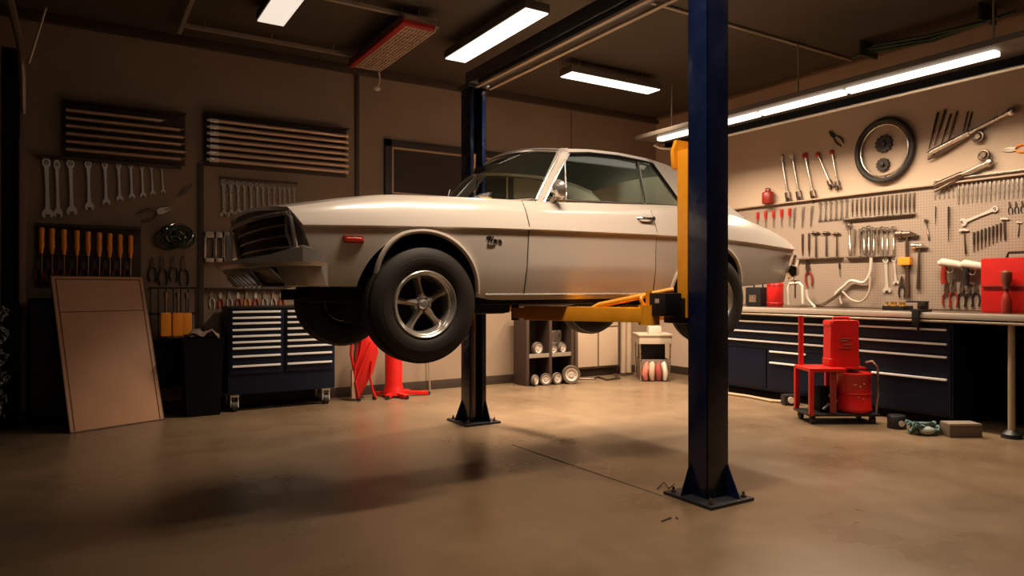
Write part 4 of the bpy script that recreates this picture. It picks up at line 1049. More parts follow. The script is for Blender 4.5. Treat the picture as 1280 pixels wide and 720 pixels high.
for i, (x, y, z, r, lb) in enumerate(spots_):
    if WHL is None:
        o = thing('spare_wheel', lb, 'wheel', (0, 0, 0))
        Mx = Matrix.Rotation(PI/2, 4, 'X')
        MB().lathe([(.62, -.3), (.95, -.34), (1, -.2), (1, .2), (.95, .34), (.62, .3)], Mx, 28, closed=True).build('tyre', mat('wheel_brown', (.10, .07, .055), .5), o)
        MB().lathe([(0, .26), (.25, .3), (.3, .2), (.5, .22), (.62, .34), (.70, .34), (.66, -.2), (0, -.2)], Mx, 28).build('hub', mat('hub_grey', (.45, .38, .32), .4), o)
        WHL = o
    else: o = dup(WHL)
    o.location = (x, y, z); o.scale = (r, r*.9, r); o.rotation_euler = (0, 0, [.2, -.3, .3, .5, -.5, .1, -.4][i]); tag(o, lb, 'wheel', 'small wheels at the storage rack')
tag(MB().box((6.08, 8.80, .442), (6.38, 8.95, .62), .02).box((6.1, 8.81, .62), (6.36, 8.93, .80), .03).build('small_motor', M_STEEL, loc=(6.2, 8.85, .442)), 'grey motor part standing behind the white wheels on the rack shelf', 'motor')
# cable on the floor near the back wall
tag(MB().tube([(6.6, 8.95, .015), (6.9, 8.7, .015), (7.1, 8.85, .015), (7.0, 8.5, .015), (7.3, 8.55, .015), (7.35, 8.75, .05), (7.6, 8.8, .02), (7.9, 8.9, .015)], .014, 8).build('floor_cable', M_STEELD, loc=(7, 8.7, 0)), 'dark cable looping on the floor before the pale locker', 'cable')
# waste stand
t = thing('rag_bin', 'grey tapered bin with a pale lid and rags, far corner right of the locker', 'bin', (0, 0, 0))
m = MB(); m.grid([[(sx*w_, sy*w_, z) for sx, sy in ((-1, -1), (1, -1), (1, 1), (-1, 1))] for z, w_ in ((.0, .19), (.03, .20), (.34, .215))], wrap=True); m.bm.faces.new(list(m.bm.verts)[0:4][::-1]); m.build('basket', mat('bin_grey', (.22, .17, .13), .5), t)
for sx in (-1, 1):
    for sy in (-1, 1): MB().cyl((sx*.22, sy*.22, 0), (sx*.235, sy*.235, .72), .014, n=8).build('post', M_STEEL, t)
MB().grid([[(x*.068-.27, y*.068-.27, .72+.03*math.sin(x*1.1)*math.cos(y)-.02*abs(x-4)/4) for x in range(9)] for y in range(9)])
m = MB(); m.box((-.27, -.27, .70), (.27, .27, .735), .015).box((-.25, -.255, .58), (.25, -.235, .70), .008).box((-.255, -.25, .58), (-.235, .25, .70), .006).box((.235, -.25, .58), (.255, .25, .70), .006); m.build('lid', mat('lid_pale', (.50, .40, .30), .5), t)
MB().box((-.08, -.12, .735), (.12, .06, .85), .02).build('paper_box', M_WHITE, t)
MB().box((-.2, -.05, .02), (.2, .2, .58), .04).build('liner', M_BLACK, t)
rnd = random.Random(4)
for k, mm in enumerate((mat('rag_pink', (.55, .16, .12), .9), mat('rag_tan', (.5, .34, .24), .9), mat('rag_dkred', (.30, .05, .04), .9), M_WHITE)):
    p_ = [(-.16+.10*k, -.24, .10)] ; m = MB(); m.tube([(-.15+.10*k, -.235, .02), (-.17+.11*k, -.25, .12), (-.14+.09*k, -.235, .22+.05*(k % 2)), (-.12+.09*k, -.2, .30)], [.03, .05, .045, .015], 8); m.build('rag', mm, t, smooth=60)
t.location = (7.72, 8.25, 0); t.rotation_euler = (0, 0, -YAW)

# ------------------------------------------------------------------ right side: bench, cabinets
t = thing('workbench', 'long steel-topped workbench along the right wall', 'workbench', (8.1, 4.8, 0))
MB().box((7.62, 2.0, 1.155), (8.585, 7.7, 1.19), .004).build('worktop', mat('bench_top', (.16, .12, .09), .3, .5), t)
MB().box((7.585, 2.0, 1.13), (7.62, 7.7, 1.192), .012).build('front_edge', M_STEELB, t)
MB().cyl((7.60, 2.0, 1.105), (7.60, 7.7, 1.105), .014, n=12).build('edge_rail', M_CONDUIT, t)
for v in (3.20, 2.06): 
    lg = MB().cyl((7.66, v, .06), (7.66, v, 1.15), .032, n=20).build('leg', mat('leg_tan', (.42, .32, .22), .4, .3), t)
    MB().lathe([(0, 0), (.09, 0), (.085, .04), (.04, .08), (0, .08)], Matrix.Translation((7.66, v, 0)), 20).build('foot', M_BLACK, lg)
MB().box((8.50, 2.0, 0), (8.58, 7.7, 1.155)).build('back_frame', M_BLKM, t)
def cabinet(v0, v1, label, wide, narrow):
    t = thing('bench_cabinet', label, 'cabinet', (8.1, (v0+v1)/2, 0), 'drawer cabinets under the bench')
    F_ = 7.68
    MB().box((F_, v0, .10), (8.48, v1, 1.09), .008).build('body', M_NAVYD, t); MB().box((F_+.05, v0+.02, 0), (8.45, v1-.02, .10)).build('plinth', M_BLKM, t)
    for (a_, b_, zt_, zb_, hv0, hv1) in wide:
        d = MB().box((F_-.016, a_, zb_), (F_, b_, zt_), .004).build('drawer' if zt_-zb_ < .35 else 'door', M_NAVYD, t)
        if hv0 is not None: MB().box((F_-.042, hv0, zt_-.028), (F_-.014, hv1, zt_-.006), .005).build('pull', M_ALU, d)
    return t
A0, A1 = 4.97, 6.75
cabinet(A0, A1, 'dark drawer cabinet under the bench behind the near blue post and red cart',
    [(A0+.02, A1-.02, 1.02, .90, 5.0, 6.5), (A0+.02, A1-.02, .89, .775, 5.0, 6.6), (A0+.02, A1-.02, .765, .65, 5.0, 6.68), (A0+.02, 6.03, .64, .505, 5.45, 5.98), (A0+.02, 6.03, .495, .13, 5.0, 5.98), (6.05, A1-.02, .64, .13, None, None)], 0)
cabinet(3.74, 4.86, 'dark blue drawer cabinet under the bench right of the red cart',
    [(3.76, 4.84, 1.03, .89, 3.79, 4.75), (3.76, 4.84, .88, .755, 3.79, 4.81), (3.76, 4.84, .745, .52, 3.79, 4.75), (3.76, 4.84, .51, .13, 3.79, 4.6)], 0)
t = thing('bench_cupboard', 'black cupboard under the bench at the right edge beyond the pipe leg', 'cupboard', (8.0, 2.6, 0))
MB().box((7.72, 2.25, 0), (8.48, 3.05, 1.08), .01).build('body', M_BLKM, t); MB().box((7.705, 2.29, .05), (7.72, 3.01, 1.04), .004).build('door', M_BLACK, t)

# pegboard and ledge on the right wall
t = thing('pegboard', 'long pegboard panel on the right wall above the bench', 'pegboard', (UR, 5, 1.2))
MB().box((UR-.012, 1.6, 1.2), (UR-.001, 8.3, 2.655), .002).build('board', M_PEG, t)
MB().box((UR-.06, 1.6, 2.655), (UR-.001, 8.3, 2.675), .003).build('ledge', mat('ledge_tan', (.45, .34, .26), .4, .2), t)
# shelves (rails) on the pegboard
def rrail(px0, px1, py, label, dep=.05, th=.02, m=None):
    a_ = rw(px0, py); b_ = rw(px1, py)
    tag(MB().box((UR-.013-dep, b_.y, a_.z-th), (UR-.013, a_.y, a_.z), .003).build('tool_rail', m or M_STEEL, loc=(UR, a_.y, a_.z)), label, 'rail')
    return a_.z
rrail(1055, 1146, 274, 'pale tool rail on the pegboard under the first wrench rows')
rrail(1060, 1120, 321, 'lower pale tool rail in the middle of the pegboard')
rrail(1000, 1056, 323, 'short pale tool rail on the pegboard behind the tail of the car')
rrail(1168, 1284, 226, 'long steel strip of thin files at the top right of the pegboard', .03, .015)

# upper wall: can, socket tools, ring, long wrenches
p = rw(962, 258, .06)
t = thing('red_can', 'small dark red can on the pegboard ledge above the car boot', 'can', (0, 0, 0))
MB().lathe([(0, 0), (.075, 0), (.085, .02), (.085, .15), (.075, .165), (.04, .175), (.035, .2), (0, .2)], None, 24).build('body', M_REDD, t); MB().tube([(-.06, 0, .17), (-.05, 0, .22), (.05, 0, .22), (.06, 0, .17)], .009, 8).build('handle', M_REDD, t)
t.location = (UR-.095, p.y, 2.676)
SK = P_socket(M_RED, M_STEEL); SKW = P_socket(M_WHITE, M_STEEL)
for i, (a_, b_, k) in enumerate((((978, 194), (988, 254), 1), ((991, 192), (1002, 253), 1), ((1007, 192), (1020, 252), 0), ((1023, 191), (1042, 236), 0), ((1041, 188), (1050, 238), 0))):
    hang(SKW if k else SK, 'r', a_, b_, '%s long-handled tool from the left above the ledge, with a %s knob' % (ORD[i], 'white' if k else 'red'), 'long tool', 'long-handled tools above the ledge')
hang(P_pliers(M_STEELD, M_BLACK, 'snips'), 'r', (1037, 164), (1054, 181), 'small dark snips on the upper right wall left of the black ring', 'snips')
# ring
c = rw(1105, 188, .052); RR = RY(PI/2)
t = thing('rubber_ring', 'large black ring hung on the upper right wall', 'ring', c)
q_ = MB(); q_.torus(c, .375, .034, RR, 64, 14, (1, .94, 1)).cyl(c+Vector((0, 0, .36)), c+Vector((.053, 0, .36)), .01, n=8); q_.build('outer_ring', M_RUB, t)
MB().torus(c+Vector((-.005, 0, 0)), .322, .012, RR, 64, 8, (1, .94, 1)).cyl(c+Vector((-.005, 0, -.32)), c+Vector((.052, 0, -.335)), .008, n=8).build('inner_hoop', M_STEEL, t)
for i, (px, py, r) in enumerate(((1105, 180, .11), (1104, 206, .085))):
    c = rw(px, py, .021); Mg = Matrix.Translation(c) @ Matrix.Rotation(-PI/2, 4, 'Y'); g = MB()
    pr_ = []
    for k in range(36):
        a_ = 2*PI*k/36; r_ = r*(1.0 if k % 3 else .84); pr_.append((r_*math.cos(a_), r_*math.sin(a_)))
    tt = MB(); tt.prism(pr_, lambda x, y: (x, y, -.015), lambda x, y: (x, y, .02)); g.join(tt, Mg)
    g.lathe([(0, .05), (r*.3, .045), (r*.35, .02), (0, .02)], Mg, 20)
    tag(g.build('gear', mat('gear_dark', (.05, .04, .035), .4, .6), loc=c), ['upper dark gear hung inside the black ring', 'lower smaller dark gear hung inside the black ring'][i], 'gear', 'gears inside the ring')
RD = P_chisel(M_STEELD, 'steel_rod')
for i, (a_, b_) in enumerate((((1174, 140), (1162, 188)), ((1183, 137), (1169, 183)), ((1190, 142), (1177, 182)), ((1198, 139), (1185, 181)), ((1211, 139), (1203, 173)), ((1216, 140), (1207, 172)))):
    hang(RD, 'r', a_, b_, '%s from the left of the slanting thin rods behind the long torque wrench' % ORD[i], 'rod', 'slanting rods on the right wall', wide=.5)
def torque(name, a_, b_, label, m, hk):
    t = P_ratchet(m, name); 
    for ch in t.children: pass
    hang(t, 'r', a_, b_, label, 'wrench', wide=1.0); t.scale = (t.scale[0]*.9, .25, t.scale[2]); return t
# long wrenches: built in place
def longtool(a_, b_, label, hp, r, m, name):
    A_, B_ = rw(*a_, .06), rw(*b_, .06); H_ = rw(*hp, .06)
    t = thing(name, label, 'wrench', A_)
    l1 = A_.lerp(B_, .52)
    MB().cyl(l1, l1+Vector((.061, 0, 0)), .012, n=8).build('hook', M_STEELD, t)
    MB().tube([A_, A_.lerp(B_, .08), l1, l1+Vector((0, 0, .0))], [r*1.1, r*1.5, r*1.4, r*.8], 10).build('grip', m, t)
    MB().tube([l1, A_.lerp(B_, .9), B_], [r*.9, r*.9, r*1.3], 10).ball(B_, r*1.9, 12, (.6, 1, 1)).build('shaft', M_STEEL, t)
    MB().tube([A_+Vector((0, 0, -.06)), A_.lerp(B_, .25)+Vector((0, 0, -.05)), l1+Vector((0, 0, -.03))], [r*.5, r*.9, r*.5], 8).build('lever', M_STEELD, t)
    MB().torus(H_, .05, .016, RR, 24, 8).cyl(H_+Vector((.02, 0, 0)), H_-Vector((.03, 0, 0)), .03, n=14).build('gauge', M_STEELD, t)
longtool((1160, 193), (1264, 139), 'long steel torque wrench slanting across the upper right wall', (1223, 171), .026, M_STEEL, 'torque_wrench')
longtool((1168, 233), (1236, 203), 'dark curved-grip wrench slanting just above the file rack', (1230, 194), .026, M_STEELD, 'pipe_wrench')
t = P_pliers(M_ORG, M_STEEL, 'long_pliers'); hang(t, 'r', (1253, 188), (1292, 184), 'orange-handled pliers lying level at the right edge of the wall', 'pliers')
# pegboard rows
row(P_driver(M_RED, M_STEEL, hl=.5, w_=.09), 'r', lin(948, 265, 988, 260, 5)[:5], lin(948, 285, 988, 282, 5), 'red-handled screwdriver', 'the row behind the car boot', 'screwdriver', 'red-handled screwdrivers')
CH = P_chisel(M_STEEL, 'punch')
row(CH, 'r', lin(994, 259, 1016, 257, 3), lin(993, 286, 1014, 284, 3), 'steel punch', 'the trio by the red-handled screwdrivers', 'punch', 'steel punches')
row(P_wrench(M_STEEL), 'r', lin(1026, 253, 1059, 249, 6), lin(1026, 278, 1059, 275, 6), 'small wrench', 'the group left of the upper rail', 'wrench', 'six small wrenches')
FL = P_file(M_STEELD)
row(FL, 'r', lin(1066, 249, 1143, 240, 15), lin(1066, 271, 1143, 268, 15), 'dark file', 'the upper rail row', 'file', 'files above the tool rail')
FS = P_file(M_STEEL)
xs = lin(1170, 231, 1278, 222, 20)
row(FS, 'r', xs, [(x, y+(27 if i < 13 else 25)) for i, (x, y) in enumerate(xs)], 'thin file', 'the file strip at the pegboard top right', 'file', 'thin files on the long strip', wide=1.0)
row(PLS, 'r', lin(1262, 252, 1278, 251, 3), lin(1264, 268, 1279, 266, 3), 'short black pliers', 'the bunch under the file strip', 'pliers', 'black pliers at the right edge')
row(P_hammer(M_STEELD, M_STEELD), 'r', [(1021, 289), (1034, 289), (1047, 290)], [(1021, 322), (1034, 321), (1047, 321)], 'dark hammer', 'the row behind the tail of the car', 'hammer', 'hammers behind the car tail', wide=1.0)
row(FL, 'r', [(1004, 292), (1012, 291)], [(1004, 320), (1012, 320)], 'upright dark bar', 'the pair left of the hammers', 'file', 'dark bars', wide=1.0)
row(P_ratchet(M_STEEL), 'r', [(1062, 278), (1081, 284), (1087, 282), (1093, 284), (1104, 283), (1110, 284), (1118, 283)], [(1064, 320), (1081, 320), (1087, 320), (1093, 320), (1104, 319), (1110, 319), (1118, 318)], 'ratchet', 'the lower tool rail row', 'ratchet', 'ratchets on the lower rail', wide=1.0)
row(CH, 'r', lin(1069, 286, 1098, 284, 5), lin(1069, 320, 1099, 319, 5), 'steel punch', 'the lower rail row', 'punch', 'punches on the lower rail', wide=1.0)
hang(P_hammer(M_STEELD, M_STEELD, 'mallet'), 'r', (1135, 288), (1136, 372), 'long-handled mallet hanging left of the white spray guns', 'mallet', wide=1.0)
hang(P_hammer(M_STEELD, M_STEEL, 'mallet'), 'r', (1151, 304), (1149, 362), 'shorter mallet with a pale head right of the long mallet', 'mallet', wide=1.0)
tag(MB().box(rw(1126, 322, .02), rw(1137, 331, .09), .01).build('orange_block', M_ORG, loc=rw(1131, 326, .05)), 'small orange block hung between the two mallets', 'block')
hang(WR, 'r', (1108, 322), (1110, 366), 'open wrench hanging below the lower tool rail, left of the mallets', 'wrench')
hang(WR, 'r', (1118, 322), (1121, 356), 'shorter wrench below the lower tool rail, next to the mallets', 'wrench')
hang(PLS, 'r', (1128, 345), (1128, 372), 'black pliers hanging under the orange block', 'pliers')
hang(RD, 'r', (1170, 258), (1170, 282), 'short thin rod hanging under the left end of the file strip', 'rod', wide=.4)
hang(RD, 'r', (1187, 258), (1187, 303), 'long thin rod hanging under the file strip', 'rod', wide=.4)
hang(P_ratchet(M_STEELD, 'ratchet'), 'r', (1158, 274), (1162, 300), 'small dark ratchet on the pegboard right of the upper tool rail', 'ratchet')
hang(P_wrench(M_STEELB, 'breaker_bar'), 'r', (1248, 260), (1202, 279), 'pale bar slanting above the graduated chisels', 'bar', wide=1.0)
n = 9; tp = lin(1218, 290, 1256, 277, n)
row(P_chisel(M_STEELD, 'cold_chisel'), 'r', tp, [(x, 316-i*2.0) for i, (x, y) in enumerate(tp)], 'cold chisel', 'the graduated row left of the red case', 'chisel', 'graduated chisels')
hang(P_hammer(M_STEELD, M_WHITE, 'hammer'), 'r', (1206, 286), (1208, 318), 'hammer with a pale head at the left end of the graduated chisels', 'hammer', wide=1.0)
hang(P_hammer(M_STEELD, M_WHITE, 'hammer'), 'r', (1257, 272), (1257, 300), 'hammer with a white head above the red case', 'hammer', wide=1.0)
hang(P_hammer(M_STEELD, M_WHITE, 'hammer'), 'r', (1275, 277), (1273, 296), 'small white-headed hammer at the right edge above the red case', 'hammer', wide=1.0)
hang(P_pliers(M_REDD, M_STEELD, 'red_pliers'), 'r', (1010, 325), (1013, 358), 'dark red pliers hanging under the short rail by the car tail', 'pliers')
hang(P_driver(M_BLACK, M_STEELD), 'r', (1050, 329), (1051, 346), 'short black screwdriver alone on the bare pegboard', 'screwdriver')
hang(P_file(M_STEELD, 'pry_bar'), 'r', (995, 318), (986, 348), 'dark pry bar slanting on the pegboard right behind the car tail', 'pry bar')
hang(P_file(M_STEELB, 'pry_bar'), 'r', (1000, 322), (991, 350), 'pale pry bar slanting on the pegboard next to the dark one', 'pry bar')
# pale hose loops
def tubething(name, pts, r, m, label, cat, off=.06):
    P_ = [rw(px, py, off) for px, py in pts]
    # smooth
    Q_ = []
    for i in range(len(P_)-1):
        a_ = P_[max(0, i-1)]; b_ = P_[i]; c_ = P_[i+1]; d_ = P_[min(len(P_)-1, i+2)]
        for k in range(6):
            s = k/6; Q_.append(.5*((2*b_)+(c_-a_)*s+(2*a_-5*b_+4*c_-d_)*s*s+(3*b_-a_-3*c_+d_)*s**3))
    Q_.append(P_[-1])
    tag(MB().tube(Q_, r, 8).build(name, m, loc=P_[0]), label, cat)
tubething('hose', [(1089, 322), (1088, 340), (1080, 353), (1064, 351), (1055, 358), (1046, 366), (1044, 372)], .02, M_WHITE, 'pale curved hose hanging on the pegboard above the bench', 'hose')
tubething('strap', [(1088, 345), (1086, 366), (1076, 377), (1063, 374), (1053, 365), (1050, 372), (1052, 380)], .013, mat('strap_tan', (.5, .37, .28), .5), 'tan looped strap below the pale hose on the pegboard', 'strap', .09)
tubething('black_hose', [(1052, 364), (1040, 374), (1028, 381), (1020, 382)], .02, M_STEELD, 'dark hose end running from the pale hose towards the bench top', 'hose', .1)
tubething('grab_bar', [(1008, 362), (1010, 374), (1018, 383), (1021, 385)], .018, M_STEELB, 'bright curved bar at the bench behind the car tail', 'bar', .1)
def spray(px, py, label, mh, flip=1):
    c = rw(px, py, .09); t = thing('spray_gun', label, 'spray gun', c, 'white guns on the pegboard')
    MB().tube([c+Vector((0, .10, .02)), c+Vector((0, .06, .03)), c+Vector((0, -.10, .0)), c+Vector((0, -.17, -.035))], [.03, .05, .045, .018], 12).build('barrel', M_WHITE, t)
    MB().tube([c+Vector((0, .03, -.0)), c+Vector((0, .05, -.12)), c+Vector((0, .04, -.22))], [.035, .032, .035], 10).build('grip', mh, t)
    MB().torus(c+Vector((0, -.02, -.06)), .035, .007, RR, 18, 6).build('trigger', M_STEEL, t)
    MB().cyl(c+Vector((0, 0, 0)), c+Vector((.09, 0, 0)), .012, n=8).build('hook', M_STEELD, t)
spray(1185, 331, 'white spray gun on the pegboard with a red grip, left of the other', M_REDD)
spray(1213, 333, 'white spray gun on the pegboard with a dark grip, nearer the red case', M_BLACK)
row(PLD, 'r', [(1184, 352), (1193, 350)], [(1184, 384), (1193, 384)], 'dark red pliers', 'the bunch under the white spray guns', 'pliers', 'red pliers under the spray guns', wide=1.0)
row(PLS, 'r', [(1203, 352), (1212, 353), (1221, 352)], [(1203, 384), (1212, 384), (1221, 383)], 'black pliers', 'the bunch under the white spray guns', 'pliers', 'black pliers under the spray guns', wide=1.0)

# ---- things on the bench
def put(o, x, y, z, rz=0): o.location = (x, y, z); o.rotation_euler = (0, 0, rz); return o
BT = 1.191
def on_bench(px, u):
    t_ = (px-640)/FPX; d = u/(CY*t_+SY); return (CY-SY*t_)*d
t = thing('gas_canister', 'tall bright red canister on the bench right of the rear wheel', 'canister', (0, 0, 0))
MB().lathe([(0, 0), (.10, 0), (.11, .015), (.11, .31), (.10, .33), (.05, .345), (.045, .36), (0, .36)], None, 28).build('body', M_RED, t)
MB().torus((0, 0, .30), .111, .006, None, 28, 6).torus((0, 0, .05), .111, .006, None, 28, 6).build('band', M_RED, t); put(t, 8.22, on_bench(969, 8.22), BT)
t = thing('battery_charger', 'black boxy charger on the bench between rear wheel and red canister', 'charger', (0, 0, 0))
MB().box((-.12, -.13, 0), (.12, .13, .27), .02).build('body', M_BLACK, t); MB().tube([(0, -.08, .26), (0, -.07, .32), (0, .07, .32), (0, .08, .26)], .012, 8).build('handle', M_BLACK, t); MB().box((-.125, -.06, .06), (-.118, .06, .16), .002).build('face', M_STEEL, t); put(t, 8.22, on_bench(948, 8.22), BT)
t = thing('bench_press', 'pale steel arbor frame on the bench behind the car tail', 'press', (0, 0, 0))
MB().box((-.1, -.13, 0), (.1, .13, .03), .008).build('base', M_STEEL, t)
m = MB().tube([(0, .11, .03), (0, .11, .27), (0, .08, .32), (0, -.06, .33), (0, -.11, .29), (0, -.12, .05)], .018, 10); m.build('frame', M_WHITE, t)
MB().cyl((0, 0, .33), (0, 0, .12), .012, n=10).tube([(0, -.07, .36), (0, .07, .36)], .008, 6).cyl((0, 0, .3), (0, 0, .365), .018, n=10).build('screw', M_STEELD, t); put(t, 8.3, on_bench(994, 8.3), BT)
t = thing('red_tool_case', 'large bright red tool case on the bench at the right edge', 'case', (0, 0, 0))
MB().box((-.13, -.36, 0), (.10, .31, .575), .025).build('case_body', M_RED, t); MB().box((-.15, -.34, .27), (-.125, .29, .29), .004).build('seam', M_REDD, t)
MB().tube([(-.02, -.15, .57), (-.02, -.13, .63), (-.02, .09, .63), (-.02, .11, .57)], .014, 8).build('handle', M_BLACK, t); put(t, 8.33, on_bench(1233, 8.33)-.31, BT)
t = thing('oil_bottle', 'dark red bottle standing in front of the red tool case', 'bottle', (0, 0, 0))
MB().lathe([(0, 0), (.045, 0), (.048, .02), (.048, .13), (.03, .19), (.018, .22), (.018, .25), (0, .25)], None, 20).build('body', M_REDD, t); MB().lathe([(0, .25), (.03, .25), (.034, .30), (.05, .34), (.05, .42), (.03, .44), (0, .44)], None, 18).build('spout', mat('brown_plastic', (.16, .05, .03), .4), t)
put(t, 8.12, on_bench(1258, 8.12), BT)
t = thing('bench_vise', 'small black vise clamped to the front edge of the bench', 'vise', (0, 0, 0))
MB().box((-.15, -.07, 0), (.12, .07, .03), .008).box((.0, -.05, .03), (.08, .05, .12), .015).box((.02, -.06, .115), (.06, .22, .135), .004).build('jaw', M_BLACK, t)
MB().box((-.16, -.045, -.16), (-.13, .045, .03), .006).box((-.16, -.045, -.17), (-.05, .045, -.135), .006).cyl((-.09, 0, -.14), (-.09, 0, -.24), .014, n=10).tube([(-.09, -.05, -.235), (-.09, .05, -.235)], .008, 6).build('clamp', M_BLACK, t)
MB().cyl((0, 0, .07), (-.10, 0, .07), .013, n=10).tube([(-.09, 0, .14), (-.09, 0, .0)], .007, 6).build('handle', M_STEELD, t); put(t, 7.685, on_bench(1150, 7.65), BT+.004); t.scale = (.82, .82, .85)
t = thing('parts_tray', 'black tray of yellow fittings on the bench left of the vise', 'tray', (0, 0, 0))
m = MB().box((-.10, -.13, 0), (.10, .13, .012), .003)
for a_, b_ in (((-.1, -.13), (.1, -.12)), ((-.1, .12), (.1, .13)), ((-.1, -.13), (-.09, .13)), ((.09, -.13), (.1, .13))): m.box((*a_, 0), (*b_, .05), .003)
m.build('tray', M_BLACK, t); put(t, 8.25, on_bench(1122, 8.25), BT)
rnd = random.Random(2); FT = None; lbs = ['leftmost yellow fitting', 'second yellow fitting from the left', 'middle yellow fitting', 'fourth yellow fitting from the left', 'rightmost yellow fitting']
for i in range(5):
    if FT is None:
        FT = MB().lathe([(.0, 0), (.03, 0), (.03, .03), (.018, .04), (.018, .07), (.024, .08), (0, .08)], None, 8).build('pipe_fitting', mat('brass_yellow', (.75, .40, .05), .3, .6)); o = FT
    else: o = dup(FT)
    o.location = (8.20+.03*(i % 2), t.location.y+.10-.05*i, BT+.013); tag(o, lbs[i]+' in the black tray on the bench', 'fitting', 'yellow fittings in the tray')

# ---- floor things by the cabinets
def fl(px, py):
    d = FPX*CAMZ/(py-360); xc = (px-640)/FPX*d; return Vector((CY*xc+SY*d, -SY*xc+CY*d, 0))
t = thing('utility_cart', 'red metal shop cart with an upright post in front of the bench', 'cart', (0, 0, 0))
m = MB()
m.box((-.39, -.20, .555), (.0, .22, .595), .012); m.build('top_tray', M_RED, t)
MB().tube([(-.33, .18, .58), (-.33, .18, 1.14)], .028, 10).build('post', M_RED, t)
for x, y in ((-.37, -.18), (-.37, .20), (-.03, .20)): MB().box((x-.022, y-.022, .09), (x+.022, y+.022, .56), .005).build('leg', M_RED, t)
MB().box((-.16, -.185, .12), (-.10, -.15, .55), .006).build('panel', M_REDD, t)
MB().box((-.40, -.20, .085), (.36, .22, .11), .008).build('lower_shelf', M_BLACK, t)
for x, y in ((-.34, -.14), (.30, -.14), (-.34, .16), (.30, .16)):
    MB().cyl((x-.018, y, .045), (x+.018, y, .045), .044, n=20).box((x-.026, y-.02, .04), (x+.026, y+.02, .088), .004).build('caster', M_RUB, t)
MB().tube([(.36, -.1, .11), (.385, -.1, .3), (.38, -.1, .60), (.35, -.05, .66), (.30, .0, .64)], .012, 8).build('side_handle', M_STEEL, t)
cart_loc = Vector((7.02, 4.60, 0)); t.location = cart_loc; t.rotation_euler = (0, 0, -YAW)
def cl(x, y, z): return cart_loc + RZ(-YAW) @ Vector((x, y, z))
t = thing('red_drum', 'red round drum standing on the lower shelf of the shop cart', 'drum', (0, 0, 0))
MB().lathe([(0, 0), (.17, 0), (.185, .02), (.185, .05), (.178, .06), (.178, .40), (.188, .415), (.188, .45), (.175, .455), (.172, .44), (0, .44)], None, 36).build('body', M_RED, t)
MB().torus((0, 0, .22), .179, .006, None, 36, 6).build('rib', M_RED, t)
m = MB()
for k, (x, z, w_) in enumerate(((-.06, .33, .03), (-.01, .31, .02), (.03, .34, .02), (-.03, .19, .02), (.02, .17, .02))):
    a_ = x/.179; m.obox((.18*math.sin(a_), -.18*math.cos(a_), z), (w_, .004, .012), RZ(a_))
m.build('marking', mat('mark_gold', (.55, .30, .12), .5), t)
t.location = cl(.155, -.02, .112); t.scale = (1, 1, .94); t.rotation_euler = (0, 0, -YAW)
t = thing('red_fuel_can', 'tall red fuel can stacked above the drum of the shop cart', 'fuel can', (0, 0, 0))
m = MB(); m.grid([[(sx*wx, sy*.11, z) for sx, sy in ((-.85, -1), (.85, -1), (1, -.8), (1, .8), (.85, 1), (-.85, 1), (-1, .8), (-1, -.8))] for z, wx in ((0, .155), (.015, .165), (.08, .165), (.085, .155), (.20, .155), (.44, .15), (.445, .16), (.48, .16), (.50, .145))], wrap=True)
vs = list(m.bm.verts); m.bm.faces.new(vs[:8][::-1]); m.bm.faces.new(vs[-8:]); m.build('body', M_RED, t)
MB().tube([(-.09, 0, .49), (-.08, 0, .53), (.08, 0, .53), (.09, 0, .49)], .014, 8).build('handle', M_RED, t)
m = MB()
for (x, z, w_, h_) in ((.0, .30, .13, .006), (-.02, .275, .08, .014), (.02, .235, .09, .012), (0, .20, .13, .006)): m.box((x-w_/2, -.116, z), (x+w_/2, -.110, z+h_))
m.build('marking', mat('mark_brown', (.28, .10, .05), .5), t)
t.location = cl(.06, .06, .597); t.rotation_euler = (0, 0, -YAW)
# plate that carries the can
t = bpy.data.objects['utility_cart']
m = MB().box((-.02, -.08, .575), (.27, .20, .595), .006); o = m.build('can_shelf', M_RED); o.parent = t
m = MB().box((-.30, -.1, .112), (-.20, .12, .36), .03); 
t2 = thing('tool_bag', 'dark bag with pale fittings inside the open side of the shop cart', 'bag', (0, 0, 0))
MB().box((-.13, -.11, 0), (.07, .13, .26), .04).build('bag', M_BLKM, t2)
MB().tube([(-.1, -.12, .03), (-.05, -.13, .09), (.0, -.12, .04), (.04, -.12, .14)], .018, 8).ball((-.02, -.12, .18), .025).build('hose_end', M_STEEL, t2)
t2.location = cl(-.10+.0, .03, .112); t2.rotation_euler = (0, 0, -YAW)

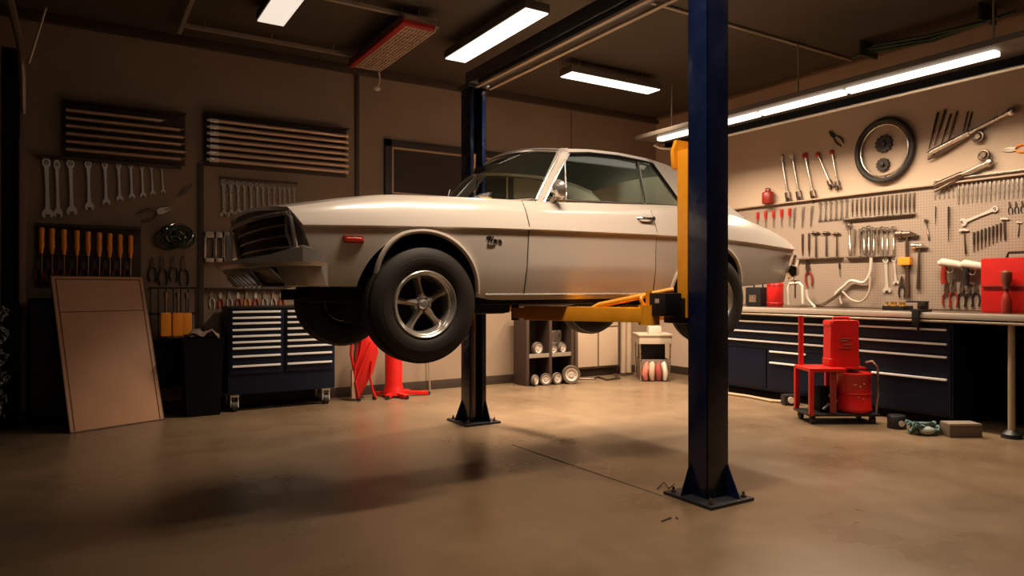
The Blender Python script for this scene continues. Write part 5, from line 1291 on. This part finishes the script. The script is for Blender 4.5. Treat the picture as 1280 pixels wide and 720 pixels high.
def small(name, label, cat, px, py, build, rz=-YAW):
    t = thing(name, label, cat, (0, 0, 0)); build(t); t.location = fl(px, py); t.rotation_euler = (0, 0, rz); return t
def b_shoe(t):
    MB().box((-.10, -.07, 0), (.10, .07, .13), .03).build('case', M_BLACK, t); MB().cyl((-.02, -.072, .07), (-.02, -.085, .07), .04, n=18).build('dial', M_WHITE, t)
small('pump', 'small black pump with a pale dial on the floor left of the cart', 'pump', 988, 506, b_shoe)
def b_can(t):
    MB().lathe([(0, 0), (.09, 0), (.09, .12), (.08, .135), (0, .135)], None, 20).build('body', M_BLACK, t); MB().cyl((0, -.088, .06), (0, -.095, .06), .03, n=14).build('cap', M_WHITE, t)
small('paint_tin', 'low dark tin on the floor right of the red cart', 'tin', 1121, 535, b_can)
def b_rag(t):
    rnd = random.Random(11); m = MB()
    for k in range(9): m.tube([(rnd.uniform(-.15, .15), rnd.uniform(-.08, .08), rnd.uniform(.02, .12)) for _ in range(4)], .022, 6)
    m.build('cloth', mat('teal_cloth', (.10, .17, .17), .8, bump=.3, bscale=30), t, smooth=80); MB().ball((.0, -.05, .05), .05, 12, (1.6, 1, .9)).build('fold', mat('cloth_pale', (.45, .5, .48), .8), t)
small('rag_bundle', 'teal and grey bundle of rags on the floor under the second cabinet', 'rags', 1155, 543, b_rag)
def b_box(t):
    MB().box((-.16, -.08, 0), (.16, .08, .13), .012).build('carton', mat('carton_dark', (.14, .10, .07), .6), t); MB().box((-.15, -.085, .115), (.15, .085, .135), .004).build('lid', M_CONDUIT, t)
small('parts_carton', 'low tan-topped carton on the floor by the dark knee space of the bench', 'carton', 1201, 545, b_box)
tag(MB().tube([fl(905, 493)+Vector((0, 0, .018)), fl(935, 497)+Vector((0, 0, .018)), fl(965, 503)+Vector((0, 0, .018)), fl(984, 504)+Vector((0, 0, .018))], .018, 8).build('floor_hose', mat('hose_tan', (.45, .32, .20), .5), loc=fl(940, 497)), 'tan hose on the floor running from the near blue post to the pump', 'hose')
# saw-cut joint in the slab and a short cable at the base plate
j0, j1 = fl(640, 556), fl(828, 620)
m = MB(); d = (j1-j0); a_ = math.atan2(d.y, d.x); m.obox((j0+j1)/2+Vector((0, 0, .0012)), (d.length, .010, .002), RZ(a_)); struct(m.build('trim_6', mat('joint_dark', (.05, .03, .02), .9)))
tag(MB().tube([fl(822, 612)+Vector((0, 0, .008)), fl(830, 606)+Vector((0, 0, .02)), fl(836, 612)+Vector((0, 0, .008)), fl(843, 610)+Vector((0, 0, .03))], .006, 6).build('wire_offcut', M_STEELD, loc=fl(830, 612)), 'short wire offcut lying at the near base plate', 'wire')
tag(MB().obox(fl(833, 650)+Vector((0, 0, .004)), (.10, .012, .008), RZ(.2), .002).obox(fl(846, 648)+Vector((0, 0, .004)), (.04, .010, .007), RZ(1.0), .002).build('wood_splinter', M_STRIP, loc=fl(835, 650)), 'tiny dark splinter on the floor before the near base plate', 'splinter')
